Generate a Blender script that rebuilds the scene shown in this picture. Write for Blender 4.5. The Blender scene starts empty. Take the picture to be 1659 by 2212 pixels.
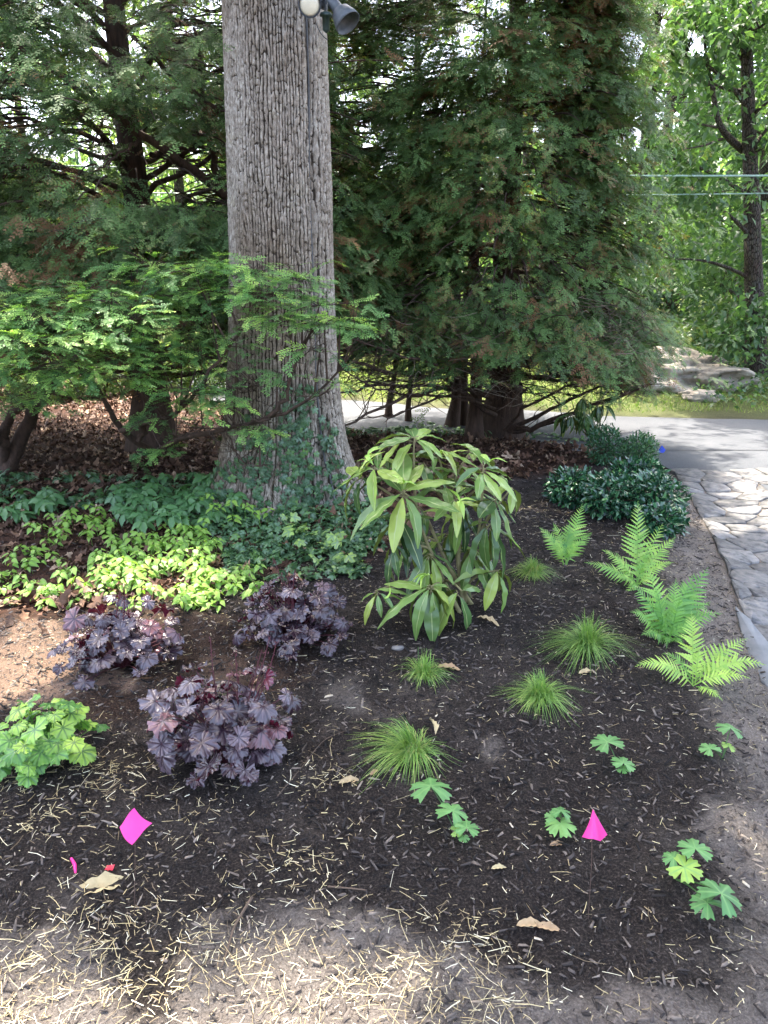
import bpy, math, random
import numpy as np
from mathutils import Vector

RNG = np.random.default_rng(7)
random.seed(7)
SC = bpy.context.scene
COL = SC.collection

# ------------------------------------------------------------------ camera, sky, sun, exposure
PITCH = math.radians(15.7)
CAMZ = 1.5
FPX = 1661.6                       # focal length in units of a 1659 x 2212 picture
cam_d = bpy.data.cameras.new("camera")
cam_d.sensor_fit = 'VERTICAL'
cam_d.angle_y = 2 * math.atan(1106 / FPX)
cam_d.clip_start = 0.05
cam_d.clip_end = 1000
cam = bpy.data.objects.new("camera", cam_d)
COL.objects.link(cam)
cam.location = (0, 0, CAMZ)
cam.rotation_euler = (math.pi / 2 - PITCH, 0, 0)
SC.camera = cam

SUN = np.array([-0.10, 0.34, 0.93]); SUN /= np.linalg.norm(SUN)
world = bpy.data.worlds.new("World"); SC.world = world
world.use_nodes = True
wt = world.node_tree
sky = wt.nodes.new("ShaderNodeTexSky")
sky.sky_type = 'NISHITA'; sky.sun_disc = False
sky.sun_elevation = math.asin(SUN[2]); sky.sun_rotation = math.atan2(SUN[0], SUN[1])
sky.air_density = 0.8; sky.dust_density = 6.0; sky.ozone_density = 0.4
wt.links.new(sky.outputs[0], wt.nodes["Background"].inputs[0])
wt.nodes["Background"].inputs[1].default_value = 0.15

sun_d = bpy.data.lights.new("sun", 'SUN'); sun_d.energy = 2.0; sun_d.angle = math.radians(0.5)
sun_d.color = (1.0, 0.93, 0.82)
sun = bpy.data.objects.new("sun", sun_d); COL.objects.link(sun)
sun.rotation_euler = Vector(SUN).to_track_quat('Z', 'Y').to_euler()
SC.view_settings.view_transform = 'Standard'
SC.view_settings.look = 'None'
SC.view_settings.exposure = 3.38
SC.view_settings.gamma = 1.0
SC.render.engine = 'CYCLES'
SC.cycles.use_denoising = True
SC.cycles.max_bounces = 8
SC.cycles.diffuse_bounces = 4
SC.cycles.glossy_bounces = 2
SC.cycles.transmission_bounces = 4
SC.cycles.transparent_max_bounces = 4
SC.cycles.caustics_reflective = False
SC.cycles.caustics_refractive = False
SC.cycles.sample_clamp_indirect = 6.0

# ------------------------------------------------------------------ pixel <-> world helpers (layout only)
def ray(px, py):
    f = np.array([0, math.cos(PITCH), -math.sin(PITCH)]); u = np.array([0, math.sin(PITCH), math.cos(PITCH)])
    d = f * FPX + np.array([1.0, 0, 0]) * (px - 829.5) + u * (1106 - py)
    return d / np.linalg.norm(d)
def P(px, py, y):
    d = ray(px, py); return np.array([0, 0, CAMZ]) + d * (y / d[1])
def G(px, py, z=0.0):
    d = ray(px, py); return np.array([0, 0, CAMZ]) + d * ((z - CAMZ) / d[2])
def depth_of(p):
    return p[1] * math.cos(PITCH) - (p[2] - CAMZ) * math.sin(PITCH)
def proj(X, Y, Z):
    dep = Y * math.cos(PITCH) - (Z - CAMZ) * math.sin(PITCH)
    upc = Y * math.sin(PITCH) + (Z - CAMZ) * math.cos(PITCH)
    dep = np.where(np.abs(dep) < 1e-3, 1e-3, dep)
    px = 829.5 + FPX * X / dep; py = 1106 - FPX * upc / dep
    return np.where(dep > 0.02, px, -9e5), np.where(dep > 0.02, py, 9e5)
def in_poly(x, y, poly):
    x = np.asarray(x, float); y = np.asarray(y, float)
    c = np.zeros(x.shape, bool); n = len(poly); j = n - 1
    for i in range(n):
        xi, yi = poly[i]; xj, yj = poly[j]
        k = ((yi > y) != (yj > y)) & (x < (xj - xi) * (y - yi) / (yj - yi + 1e-12) + xi)
        c ^= k; j = i
    return c

# ------------------------------------------------------------------ numpy noise
def _h(ix, iy, s):
    n = (ix.astype(np.int64) * 374761393 + iy.astype(np.int64) * 668265263 + s * 974634777) & 0xffffffff
    n = ((n ^ (n >> 13)) * 1274126177) & 0xffffffff
    return ((n ^ (n >> 16)) & 0xffff) / 65535.0
def vnoise(x, y, s=0):
    x = np.asarray(x, float); y = np.asarray(y, float)
    ix = np.floor(x); iy = np.floor(y); fx = x - ix; fy = y - iy
    fx = fx * fx * (3 - 2 * fx); fy = fy * fy * (3 - 2 * fy)
    a = _h(ix, iy, s); b = _h(ix + 1, iy, s); c = _h(ix, iy + 1, s); d = _h(ix + 1, iy + 1, s)
    return a + (b - a) * fx + (c - a) * fy + (a - b - c + d) * fx * fy
def fbm(x, y, s=0, o=4):
    v = 0; a = 0.5
    for i in range(o):
        v = v + a * vnoise(x * 2 ** i + 17.3 * i, y * 2 ** i - 9.1 * i, s + i); a *= 0.5
    return v / (1 - 0.5 ** o)
def sstep(a, b, x):
    t = np.clip((x - a) / (b - a), 0, 1); return t * t * (3 - 2 * t)

# ------------------------------------------------------------------ where sunlight reaches the ground (gaps in the crowns)
LIT = [
    [(-60, 1330), (110, 1320), (400, 1290), (410, 1420), (330, 1500), (180, 1470), (60, 1540), (-60, 1520)],
    [(-60, 1240), (120, 1210), (260, 1190), (450, 1200), (500, 1310), (400, 1340), (200, 1300), (-60, 1330)],
    [(-300, 2100), (120, 2075), (400, 2010), (540, 1965), (720, 1990), (930, 2040), (1060, 2130), (1130, 2500), (-300, 2500)],
    [(-60, 1120), (300, 1080), (480, 1130), (470, 1200), (260, 1170), (60, 1220), (-60, 1230)], [(520, 1330), (700, 1290), (760, 1330), (640, 1380), (520, 1390)],
    [(1470, 1740), (1560, 1700), (1760, 1680), (1760, 1990), (1560, 1890)],
    [(1440, 1010), (1900, 1008), (1900, 1024), (1470, 1030)],
    [(1490, 1040), (1900, 1036), (1900, 1050), (1510, 1058)],
    [(1500, 1070), (1650, 1062), (1900, 1064), (1900, 1080), (1520, 1088)],
    [(1545, 1100), (1640, 1096), (1640, 1118), (1560, 1120)], [(1600, 1135), (1670, 1128), (1670, 1155), (1610, 1160)],
    [(560, 1450), (625, 1455), (615, 1500), (565, 1495)],
    [(700, 1480), (760, 1480), (750, 1506), (705, 1500)],
    [(60, 880), (330, 860), (420, 900), (300, 940), (220, 1000), (90, 990)],
    [(860, 930), (980, 925), (960, 960), (840, 955)],
    [(640, 940), (1150, 905), (1250, 893), (1560, 770), (1000, 700), (600, 860)],
    [(1380, 760), (1560, 755), (1480, 850), (1560, 800), (1420, 905), (1290, 895)],
    [(1395, 912), (1500, 908), (1500, 918), (1400, 922)],
    [(1560, 925), (1659, 922), (1659, 930), (1570, 932)],
    [(760, 950), (900, 945), (900, 1080), (800, 1080)],
]
def lit_mask(X, Y, dapple=True):
    j1 = (vnoise(X * 3.1, Y * 3.1, 50) - .5) * 0.22; j2 = (vnoise(X * 3.1, Y * 3.1, 51) - .5) * 0.22
    px, py = proj(X + j1, Y + j2, np.zeros_like(X))
    m = np.zeros(px.shape, bool)
    for poly in LIT: m |= in_poly(px, py, poly)
    if dapple: m |= (Y > 5.2) & (Y < 13) & (X < 4.2) & (vnoise(X * 1.5, Y * 1.5, 55) > .60)
    return m
def shade_filter(pos, keep=0.0):
    """leaf positions -> which leaves exist: the crown has gaps above the sunlit patches"""
    t = pos[:, 2] / SUN[2]
    X = pos[:, 0] - SUN[0] * t; Y = pos[:, 1] - SUN[1] * t
    m = lit_mask(X, Y)
    return ~m | (RNG.random(len(pos)) < keep)

# ------------------------------------------------------------------ mesh builder
def nrm(v):
    v = np.asarray(v, float); return v / np.maximum(np.linalg.norm(v, axis=-1, keepdims=True), 1e-9)
def frames(d, n):
    d = nrm(d); x = np.cross(d, n); bad = np.linalg.norm(x, axis=-1) < 1e-6
    if np.any(bad): x[bad] = (1, 0, 0)
    x = nrm(x); z = np.cross(x, d)
    return np.stack([x, d, z], axis=-1)       # columns
class MB:
    def __init__(s): s.V = []; s.F = {}; s.A = {}; s.n = 0
    def add(s, V, F, **at):
        V = np.asarray(V, float).reshape(-1, 3)
        if len(V) == 0: return
        for f in F:
            f = np.asarray(f, np.int64)
            if f.size: s.F.setdefault(f.shape[1], []).append(f + s.n)
        s.V.append(V)
        for k in set(list(s.A) + list(at)):
            l = s.A.setdefault(k, [np.zeros(s.n)] if s.n else [])
            a = at.get(k, 0.0)
            l.append(np.broadcast_to(np.asarray(a, float), (len(V),)).copy())
        s.n += len(V)
    def inst(s, T, pos, R, sc, tint=None):
        K = len(pos)
        if K == 0: return
        sc = np.broadcast_to(np.asarray(sc, float), (K,))
        tv = T['v']; n = len(tv)
        V = np.einsum('kij,nj->kni', R, tv) * sc[:, None, None] + np.asarray(pos)[:, None, :]
        off = (np.arange(K) * n)[:, None, None]
        F = [(f[None] + off).reshape(-1, f.shape[1]) for f in T['f']]
        at = {k: np.tile(a, K) for k, a in T.get('a', {}).items()}
        if tint is None: tint = RNG.random(K)
        at['tint'] = np.clip(np.repeat(tint, n) + np.tile(T.get('dt', np.zeros(n)), K), 0, 1)
        s.add(V.reshape(-1, 3), F, **at)
    def tube(s, pts, rad, sides=5, tint=0.5, cap=False):
        pts = np.asarray(pts, float); m = len(pts)
        rad = np.broadcast_to(np.asarray(rad, float), (m,))
        t = np.gradient(pts, axis=0); t = nrm(t)
        ref = np.array([0, 0, 1.0]) if abs(t[0][2]) < 0.9 else np.array([1.0, 0, 0])
        x = nrm(np.cross(t, ref)); y = np.cross(x, t)
        a = np.arange(sides) * 2 * math.pi / sides
        V = pts[:, None] + rad[:, None, None] * (x[:, None] * np.cos(a)[None, :, None] + y[:, None] * np.sin(a)[None, :, None])
        i = np.arange(m - 1)[:, None] * sides; j = np.arange(sides)[None]; k = (j + 1) % sides
        F = np.stack([i + j, i + k, i + sides + k, i + sides + j], -1).reshape(-1, 4)
        fs = [F]
        if cap: fs.append(((m - 1) * sides + np.arange(sides))[None]); fs.append(np.arange(sides)[::-1][None])
        s.add(V.reshape(-1, 3), fs, tint=tint)
    def build(s, name, mat, parent=None, smooth=True):
        me = bpy.data.meshes.new(name)
        V = np.concatenate(s.V) if s.V else np.zeros((0, 3))
        q_ = parent
        while q_ is not None: V = V - np.array(q_.location)[None]; q_ = q_.parent
        loops = []; tot = []
        for k, l in s.F.items():
            f = np.concatenate(l); loops.append(f.reshape(-1)); tot.append(np.full(len(f), k))
        loops = np.concatenate(loops); tot = np.concatenate(tot)
        me.vertices.add(len(V)); me.vertices.foreach_set("co", V.reshape(-1).astype(np.float32))
        me.loops.add(len(loops)); me.loops.foreach_set("vertex_index", loops.astype(np.int32))
        me.polygons.add(len(tot)); st = np.concatenate([[0], np.cumsum(tot)[:-1]])
        me.polygons.foreach_set("loop_start", st.astype(np.int32))
        me.polygons.foreach_set("loop_total", tot.astype(np.int32))
        if smooth: me.polygons.foreach_set("use_smooth", np.ones(len(tot), bool))
        for k, l in s.A.items():
            a = me.attributes.new(k, 'FLOAT', 'POINT'); a.data.foreach_set("value", np.concatenate(l).astype(np.float32))
        me.update(calc_edges=True); me.validate()
        if mat: me.materials.append(mat)
        o = bpy.data.objects.new(name, me); COL.objects.link(o)
        if parent is not None: o.parent = parent
        return o
def thing(name, label, cat, loc=(0, 0, 0), group=None):
    o = bpy.data.objects.new(name, None); COL.objects.link(o)
    o.empty_display_size = 0.1
    o.location = [float(c) for c in loc]; o['label'] = label; o['category'] = cat
    if group: o['group'] = group
    return o
def tag(o, label=None, cat=None, group=None, kind=None):
    if label: o['label'] = label
    if cat: o['category'] = cat
    if group: o['group'] = group
    if kind: o['kind'] = kind
    return o

# ------------------------------------------------------------------ materials
def newmat(name):
    m = bpy.data.materials.new(name); m.use_nodes = True
    nt = m.node_tree; b = nt.nodes["Principled BSDF"]
    return m, nt, b
def ramp(nt, fac, cols):
    r = nt.nodes.new("ShaderNodeValToRGB")
    el = r.color_ramp.elements
    while len(el) < len(cols): el.new(0.5)
    for i, (p, c) in enumerate(cols): el[i].position = p; el[i].color = (*c, 1)
    if fac is not None: nt.links.new(fac, r.inputs[0])
    return r.outputs[0]
def attr(nt, name):
    a = nt.nodes.new("ShaderNodeAttribute"); a.attribute_name = name; return a.outputs["Fac"]
def noise(nt, scale, detail=3, rough=0.6, vec=None, dist=0.0):
    n = nt.nodes.new("ShaderNodeTexNoise"); n.inputs["Scale"].default_value = scale
    n.inputs["Detail"].default_value = detail; n.inputs["Roughness"].default_value = rough
    n.inputs["Distortion"].default_value = dist
    if vec is not None: nt.links.new(vec, n.inputs["Vector"])
    return n.outputs["Fac"]
def geopos(nt, scale=None):
    g = nt.nodes.new("ShaderNodeTexCoord").outputs["Object"]
    if scale is None: return g
    m = nt.nodes.new("ShaderNodeMapping"); m.inputs["Scale"].default_value = scale
    nt.links.new(g, m.inputs["Vector"]); return m.outputs[0]
def mix(nt, fac, a, b, mode='MIX'):
    m = nt.nodes.new("ShaderNodeMix"); m.data_type = 'RGBA'; m.blend_type = mode
    def s(i, v):
        if isinstance(v, tuple): m.inputs[i].default_value = (*v, 1)
        elif isinstance(v, float): m.inputs[i].default_value = v
        else: nt.links.new(v, m.inputs[i])
    s(0, fac); s(6, a); s(7, b); return m.outputs[2]
def math_n(nt, op, a, b=0.5, clamp=False):
    m = nt.nodes.new("ShaderNodeMath"); m.operation = op; m.use_clamp = clamp
    for i, v in enumerate((a, b)):
        if isinstance(v, (int, float)): m.inputs[i].default_value = v
        else: nt.links.new(v, m.inputs[i])
    return m.outputs[0]
def bump(nt, b, h, strength=0.5, dist=0.01):
    n = nt.nodes.new("ShaderNodeBump"); n.inputs["Strength"].default_value = strength
    n.inputs["Distance"].default_value = dist
    nt.links.new(h, n.inputs["Height"]); nt.links.new(n.outputs[0], b.inputs["Normal"])
def leaf_mat(name, cols, rough=0.5, trans=0.35, vein=None, back=None, spec=0.5, tcol=1.4, nscale=40):
    m, nt, b = newmat(name)
    c = ramp(nt, attr(nt, "tint"), cols)
    nz = noise(nt, nscale, 2, vec=geopos(nt))
    c = mix(nt, 0.35, c, ramp(nt, nz, [(0.3, (0.45, 0.45, 0.45)), (0.7, (1.5, 1.5, 1.5))]), 'MULTIPLY')
    if vein: c = mix(nt, attr(nt, "vein"), c, vein)
    if back:
        g = nt.nodes.new("ShaderNodeNewGeometry"); c = mix(nt, g.outputs["Backfacing"], c, back)
    nt.links.new(c, b.inputs["Base Color"])
    b.inputs["Roughness"].default_value = rough
    b.inputs["Specular IOR Level"].default_value = spec
    if trans > 0:
        t = nt.nodes.new("ShaderNodeBsdfTranslucent")
        nt.links.new(mix(nt, 1.0, c, (tcol, tcol * 1.1, tcol * 0.5), 'MULTIPLY'), t.inputs[0])
        ms = nt.nodes.new("ShaderNodeMixShader"); ms.inputs[0].default_value = trans
        out = nt.nodes["Material Output"]
        nt.links.new(b.outputs[0], ms.inputs[1]); nt.links.new(t.outputs[0], ms.inputs[2])
        nt.links.new(ms.outputs[0], out.inputs[0])
    return m
def plain_mat(name, cols, rough=0.7, nscale=30, bstr=0.3, bdist=0.01, metal=0.0, spec=0.4, scale=None, use_tint=False):
    m, nt, b = newmat(name)
    v = geopos(nt, scale)
    nz = noise(nt, nscale, 5, 0.65, v)
    c = ramp(nt, nz, cols)
    if use_tint: c = mix(nt, 0.8, c, ramp(nt, attr(nt, "tint"), [(0, (0.4, 0.4, 0.4)), (1, (1.6, 1.6, 1.6))]), 'MULTIPLY')
    nt.links.new(c, b.inputs["Base Color"]); b.inputs["Roughness"].default_value = rough
    b.inputs["Metallic"].default_value = metal; b.inputs["Specular IOR Level"].default_value = spec
    if bstr: bump(nt, b, noise(nt, nscale * 1.7, 5, 0.7, v), bstr, bdist)
    return m
def tint_mat(name, cols, rough=0.8, spec=0.3, nscale=60):
    m, nt, b = newmat(name)
    c = ramp(nt, attr(nt, "tint"), cols)
    nz = noise(nt, nscale, 3, vec=geopos(nt))
    c = mix(nt, 0.4, c, ramp(nt, nz, [(0.3, (0.5, 0.5, 0.5)), (0.7, (1.4, 1.4, 1.4))]), 'MULTIPLY')
    nt.links.new(c, b.inputs["Base Color"]); b.inputs["Roughness"].default_value = rough
    b.inputs["Specular IOR Level"].default_value = spec
    return m

M = {}
def make_bark(name, plate, dark, sx, sz, bd):
    m, nt, b = newmat(name)
    co = geopos(nt)
    warp = nt.nodes.new("ShaderNodeTexNoise"); warp.inputs["Scale"].default_value = 5; warp.inputs["Detail"].default_value = 4
    nt.links.new(co, warp.inputs["Vector"])
    sub = nt.nodes.new("ShaderNodeVectorMath"); sub.operation = 'SUBTRACT'; sub.inputs[1].default_value = (.5, .5, .5)
    nt.links.new(warp.outputs["Color"], sub.inputs[0])
    sca = nt.nodes.new("ShaderNodeVectorMath"); sca.operation = 'SCALE'; sca.inputs["Scale"].default_value = 0.09
    nt.links.new(sub.outputs[0], sca.inputs[0])
    add = nt.nodes.new("ShaderNodeVectorMath"); add.operation = 'ADD'
    nt.links.new(co, add.inputs[0]); nt.links.new(sca.outputs[0], add.inputs[1])
    mp = nt.nodes.new("ShaderNodeMapping"); mp.inputs["Scale"].default_value = (sx, sx, sz)
    nt.links.new(add.outputs[0], mp.inputs["Vector"])
    vo = nt.nodes.new("ShaderNodeTexVoronoi"); vo.feature = 'DISTANCE_TO_EDGE'; vo.inputs["Scale"].default_value = 1.0
    nt.links.new(mp.outputs[0], vo.inputs["Vector"])
    vc = nt.nodes.new("ShaderNodeTexVoronoi"); vc.inputs["Scale"].default_value = 1.0
    nt.links.new(mp.outputs[0], vc.inputs["Vector"])
    fine = noise(nt, 60, 5, 0.7, geopos(nt, (1, 1, 0.4)))
    e = math_n(nt, 'ADD', vo.outputs["Distance"], math_n(nt, 'MULTIPLY', math_n(nt, 'SUBTRACT', fine, 0.5), 0.22))
    pl = ramp(nt, fine, [(0.3, tuple(c * 0.55 for c in plate)), (0.7, plate)])
    pl = mix(nt, 0.5, pl, mix(nt, 0.75, vc.outputs["Color"], (0.6, 0.6, 0.6)), 'OVERLAY')
    big = noise(nt, 1.3, 3, 0.5, co)
    pl = mix(nt, 1.0, pl, ramp(nt, big, [(0.35, (0.7, 0.62, 0.55)), (0.65, (1.1, 1.1, 1.1))]), 'MULTIPLY')
    c = mix(nt, ramp(nt, e, [(0.03, (0, 0, 0)), (0.16, (1, 1, 1))]), dark, pl)
    nt.links.new(c, b.inputs["Base Color"]); b.inputs["Roughness"].default_value = 0.9
    b.inputs["Specular IOR Level"].default_value = 0.2
    hgt = ramp(nt, e, [(0.0, (0, 0, 0)), (0.2, (0.8, 0.8, 0.8)), (0.5, (1, 1, 1))])
    bump(nt, b, hgt, 0.9, bd)
    return m
M['oak_bark'] = make_bark("oak_bark", (0.36, 0.32, 0.28), (0.028, 0.021, 0.016), 33, 9, 0.03)
M['grey_bark'] = make_bark("grey_bark", (0.11, 0.095, 0.08), (0.02, 0.016, 0.012), 34, 12, 0.015)
M['yew_bark'] = plain_mat("yew_bark", [(0.3, (0.035, 0.022, 0.015)), (0.7, (0.11, 0.065, 0.045))], 0.9, 9, 0.8, 0.02, scale=(3, 3, 0.5))
M['twig'] = tint_mat("twig", [(0, (0.05, 0.035, 0.025)), (0.6, (0.14, 0.10, 0.07)), (1, (0.26, 0.21, 0.15))], 0.9)
M['yew_dark'] = leaf_mat("yew_dark", [(0, (0.034, 0.058, 0.020)), (0.45, (0.078, 0.135, 0.043)), (0.8, (0.14, 0.235, 0.068)), (0.87, (0.16, 0.22, 0.06)), (1, (0.17, 0.085, 0.038))], 0.6, 0.2, spec=0.3, nscale=3)
M['yew_light'] = leaf_mat("yew_light", [(0, (0.06, 0.14, 0.055)), (0.45, (0.14, 0.28, 0.09)), (0.75, (0.26, 0.44, 0.115)), (1, (0.40, 0.55, 0.12))], 0.5, 0.3, spec=0.35, nscale=3)
M['wood_leaf'] = leaf_mat("wood_leaf", [(0, (0.032, 0.072, 0.034)), (0.6, (0.075, 0.145, 0.058)), (1, (0.16, 0.245, 0.08))], 0.4, 0.42, nscale=2)
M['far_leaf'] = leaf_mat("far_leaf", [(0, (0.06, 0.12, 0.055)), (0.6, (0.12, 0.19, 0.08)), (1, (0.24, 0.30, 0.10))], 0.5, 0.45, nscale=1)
M['oak_leaf'] = leaf_mat("oak_leaf", [(0, (0.04, 0.10, 0.03)), (1, (0.09, 0.17, 0.05))], 0.5, 0.35, nscale=4)
M['ivy'] = leaf_mat("ivy", [(0, (0.030, 0.072, 0.026)), (0.7, (0.078, 0.16, 0.052)), (0.9, (0.13, 0.24, 0.06)), (1, (0.3, 0.42, 0.1))], 0.4, 0.15, vein=(0.12, 0.2, 0.12), nscale=15)
M['creeper'] = leaf_mat("creeper", [(0, (0.04, 0.11, 0.035)), (1, (0.11, 0.25, 0.065))], 0.45, 0.25, vein=(0.10, 0.2, 0.08), nscale=15)
M['lime'] = leaf_mat("lime", [(0, (0.11, 0.20, 0.05)), (0.6, (0.21, 0.31, 0.075)), (1, (0.34, 0.39, 0.10))], 0.5, 0.35, vein=(0.24, 0.44, 0.06), tcol=1.2, nscale=15)
M['purple'] = leaf_mat("purple", [(0, (0.026, 0.012, 0.017)), (0.5, (0.066, 0.042, 0.052)), (0.85, (0.13, 0.10, 0.115)), (1, (0.16, 0.06, 0.065))], 0.24, 0.06, vein=(0.022, 0.010, 0.018), back=(0.13, 0.015, 0.035), spec=0.6, nscale=45)
M['purple_stem'] = plain_mat("purple_stem", [(0.3, (0.06, 0.012, 0.02)), (0.7, (0.12, 0.03, 0.04))], 0.5, 30, 0)
M['greenheu'] = leaf_mat("green_coral_leaf", [(0, (0.07, 0.19, 0.035)), (0.6, (0.18, 0.37, 0.07)), (1, (0.38, 0.54, 0.08))], 0.42, 0.25, vein=(0.04, 0.11, 0.045), nscale=30)
M['geran'] = leaf_mat("geranium_leaf", [(0, (0.06, 0.18, 0.055)), (0.7, (0.13, 0.29, 0.08)), (1, (0.30, 0.44, 0.08))], 0.5, 0.25, vein=(0.16, 0.32, 0.10), nscale=30)
M['fern'] = leaf_mat("fern_leaf", [(0, (0.09, 0.26, 0.06)), (0.6, (0.24, 0.45, 0.085)), (1, (0.44, 0.60, 0.12))], 0.5, 0.35, tcol=1.2, nscale=10)
M['sedge'] = leaf_mat("sedge_blade", [(0, (0.06, 0.14, 0.035)), (0.55, (0.16, 0.30, 0.06)), (0.92, (0.30, 0.42, 0.09)), (1, (0.46, 0.38, 0.18))], 0.45, 0.3, nscale=10)
M['rhodo'] = leaf_mat("rhododendron_leaf", [(0, (0.025, 0.055, 0.018)), (0.4, (0.08, 0.15, 0.045)), (0.75, (0.18, 0.28, 0.07)), (1, (0.34, 0.42, 0.09))], 0.27, 0.2, vein=(0.40, 0.46, 0.18), back=(0.13, 0.16, 0.045), spec=0.45, nscale=10)
M['rhodo_new'] = leaf_mat("rhododendron_shoot", [(0, (0.28, 0.46, 0.09)), (1, (0.48, 0.62, 0.14))], 0.45, 0.3, nscale=10)
M['rhodo_stem'] = plain_mat("rhododendron_stem", [(0.3, (0.16, 0.13, 0.06)), (0.7, (0.30, 0.27, 0.12))], 0.7, 20, 0)
M['gloss'] = leaf_mat("glossy_leaf", [(0, (0.012, 0.05, 0.026)), (0.7, (0.03, 0.10, 0.045)), (0.93, (0.06, 0.17, 0.06)), (1, (0.12, 0.26, 0.08))], 0.25, 0.1, spec=0.7, nscale=10)
M['box'] = leaf_mat("box_leaf", [(0, (0.02, 0.07, 0.03)), (0.7, (0.06, 0.15, 0.06)), (1, (0.16, 0.28, 0.10))], 0.35, 0.2, nscale=10)
M['grass'] = leaf_mat("lawn_blade", [(0, (0.07, 0.13, 0.03)), (0.7, (0.16, 0.23, 0.05)), (1, (0.28, 0.29, 0.09))], 0.6, 0.35, nscale=2)
M['litter'] = tint_mat("leaf_litter", [(0, (0.045, 0.022, 0.013)), (0.45, (0.12, 0.06, 0.035)), (0.8, (0.24, 0.14, 0.085)), (1, (0.42, 0.30, 0.2))], 0.7, 0.3, 25)
M['straw'] = tint_mat("straw", [(0, (0.14, 0.10, 0.055)), (0.3, (0.34, 0.26, 0.13)), (0.65, (0.52, 0.43, 0.22)), (0.9, (0.64, 0.57, 0.38)), (1, (0.70, 0.66, 0.50))], 0.6, 0.4, 40)
M['chips'] = tint_mat("mulch_chip", [(0, (0.006, 0.005, 0.0045)), (0.45, (0.028, 0.023, 0.020)), (0.75, (0.085, 0.070, 0.060)), (0.9, (0.19, 0.155, 0.125)), (1, (0.50, 0.43, 0.32))], 0.85, 0.25, 90)
M['stone'] = plain_mat("flagstone", [(0.3, (0.05, 0.048, 0.045)), (0.5, (0.14, 0.135, 0.13)), (0.7, (0.22, 0.20, 0.175))], 0.85, 14, 0.8, 0.01, use_tint=True)
M['slate'] = plain_mat("slate", [(0.3, (0.13, 0.135, 0.14)), (0.7, (0.20, 0.205, 0.21))], 0.75, 7, 0.4, 0.008)
M['rock'] = plain_mat("ledge_rock", [(0.25, (0.10, 0.085, 0.07)), (0.5, (0.34, 0.29, 0.23)), (0.75, (0.50, 0.44, 0.36))], 0.9, 3.2, 0.9, 0.08)
M['black_metal'] = plain_mat("painted_black_metal", [(0.3, (0.022, 0.024, 0.027)), (0.7, (0.04, 0.043, 0.048))], 0.5, 40, 0.1, 0.002)
M['grey_metal'] = plain_mat("grey_painted_metal", [(0.3, (0.07, 0.078, 0.088)), (0.7, (0.11, 0.118, 0.128))], 0.5, 40, 0.1, 0.002)
M['green_plastic'] = plain_mat("green_plastic", [(0.3, (0.035, 0.055, 0.05)), (0.7, (0.055, 0.08, 0.07))], 0.35, 40, 0)
M['cable'] = plain_mat("cable_sheath", [(0.3, (0.05, 0.05, 0.05)), (0.7, (0.11, 0.105, 0.1))], 0.6, 40, 0)
M['wire'] = plain_mat("wire_sheath", [(0.3, (0.22, 0.34, 0.29)), (0.7, (0.34, 0.46, 0.40))], 0.4, 40, 0)
M['dark_wire'] = plain_mat("dark_wire", [(0.3, (0.03, 0.035, 0.03)), (0.7, (0.06, 0.065, 0.06))], 0.6, 40, 0)
def lens_mat():
    m, nt, b = newmat("lamp_lens")
    w = nt.nodes.new("ShaderNodeTexNoise"); w.inputs["Scale"].default_value = 60
    c = ramp(nt, w.outputs["Fac"], [(0.3, (0.62, 0.53, 0.36)), (0.7, (0.74, 0.67, 0.5))])
    nt.links.new(c, b.inputs["Base Color"]); b.inputs["Roughness"].default_value = 0.25
    b.inputs["Coat Weight"].default_value = 0.6
    return m
M['lens'] = lens_mat()
def flag_mat(name, col):
    m, nt, b = newmat(name)
    nz = noise(nt, 30, 2)
    c = mix(nt, nz, tuple(x * 0.9 for x in col), tuple(min(1, x * 1.08) for x in col))
    nt.links.new(c, b.inputs["Base Color"]); b.inputs["Roughness"].default_value = 0.45
    t = nt.nodes.new("ShaderNodeBsdfTranslucent"); nt.links.new(c, t.inputs[0])
    ms = nt.nodes.new("ShaderNodeMixShader"); ms.inputs[0].default_value = 0.4
    nt.links.new(b.outputs[0], ms.inputs[1]); nt.links.new(t.outputs[0], ms.inputs[2])
    nt.links.new(ms.outputs[0], nt.nodes["Material Output"].inputs[0])
    return m
M['pink'] = flag_mat("pink_plastic", (0.95, 0.055, 0.36))
M['red'] = flag_mat("red_plastic", (0.8, 0.05, 0.09))
M['blue'] = flag_mat("blue_plastic", (0.02, 0.06, 0.55))
M['flag_wire'] = plain_mat("rusty_wire", [(0.3, (0.05, 0.03, 0.02)), (0.7, (0.12, 0.07, 0.05))], 0.6, 40, 0)
M['dry_leaf'] = tint_mat("dry_leaf", [(0, (0.20, 0.12, 0.065)), (0.5, (0.34, 0.23, 0.125)), (1, (0.42, 0.35, 0.19))], 0.7, 0.3, 40)

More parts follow.
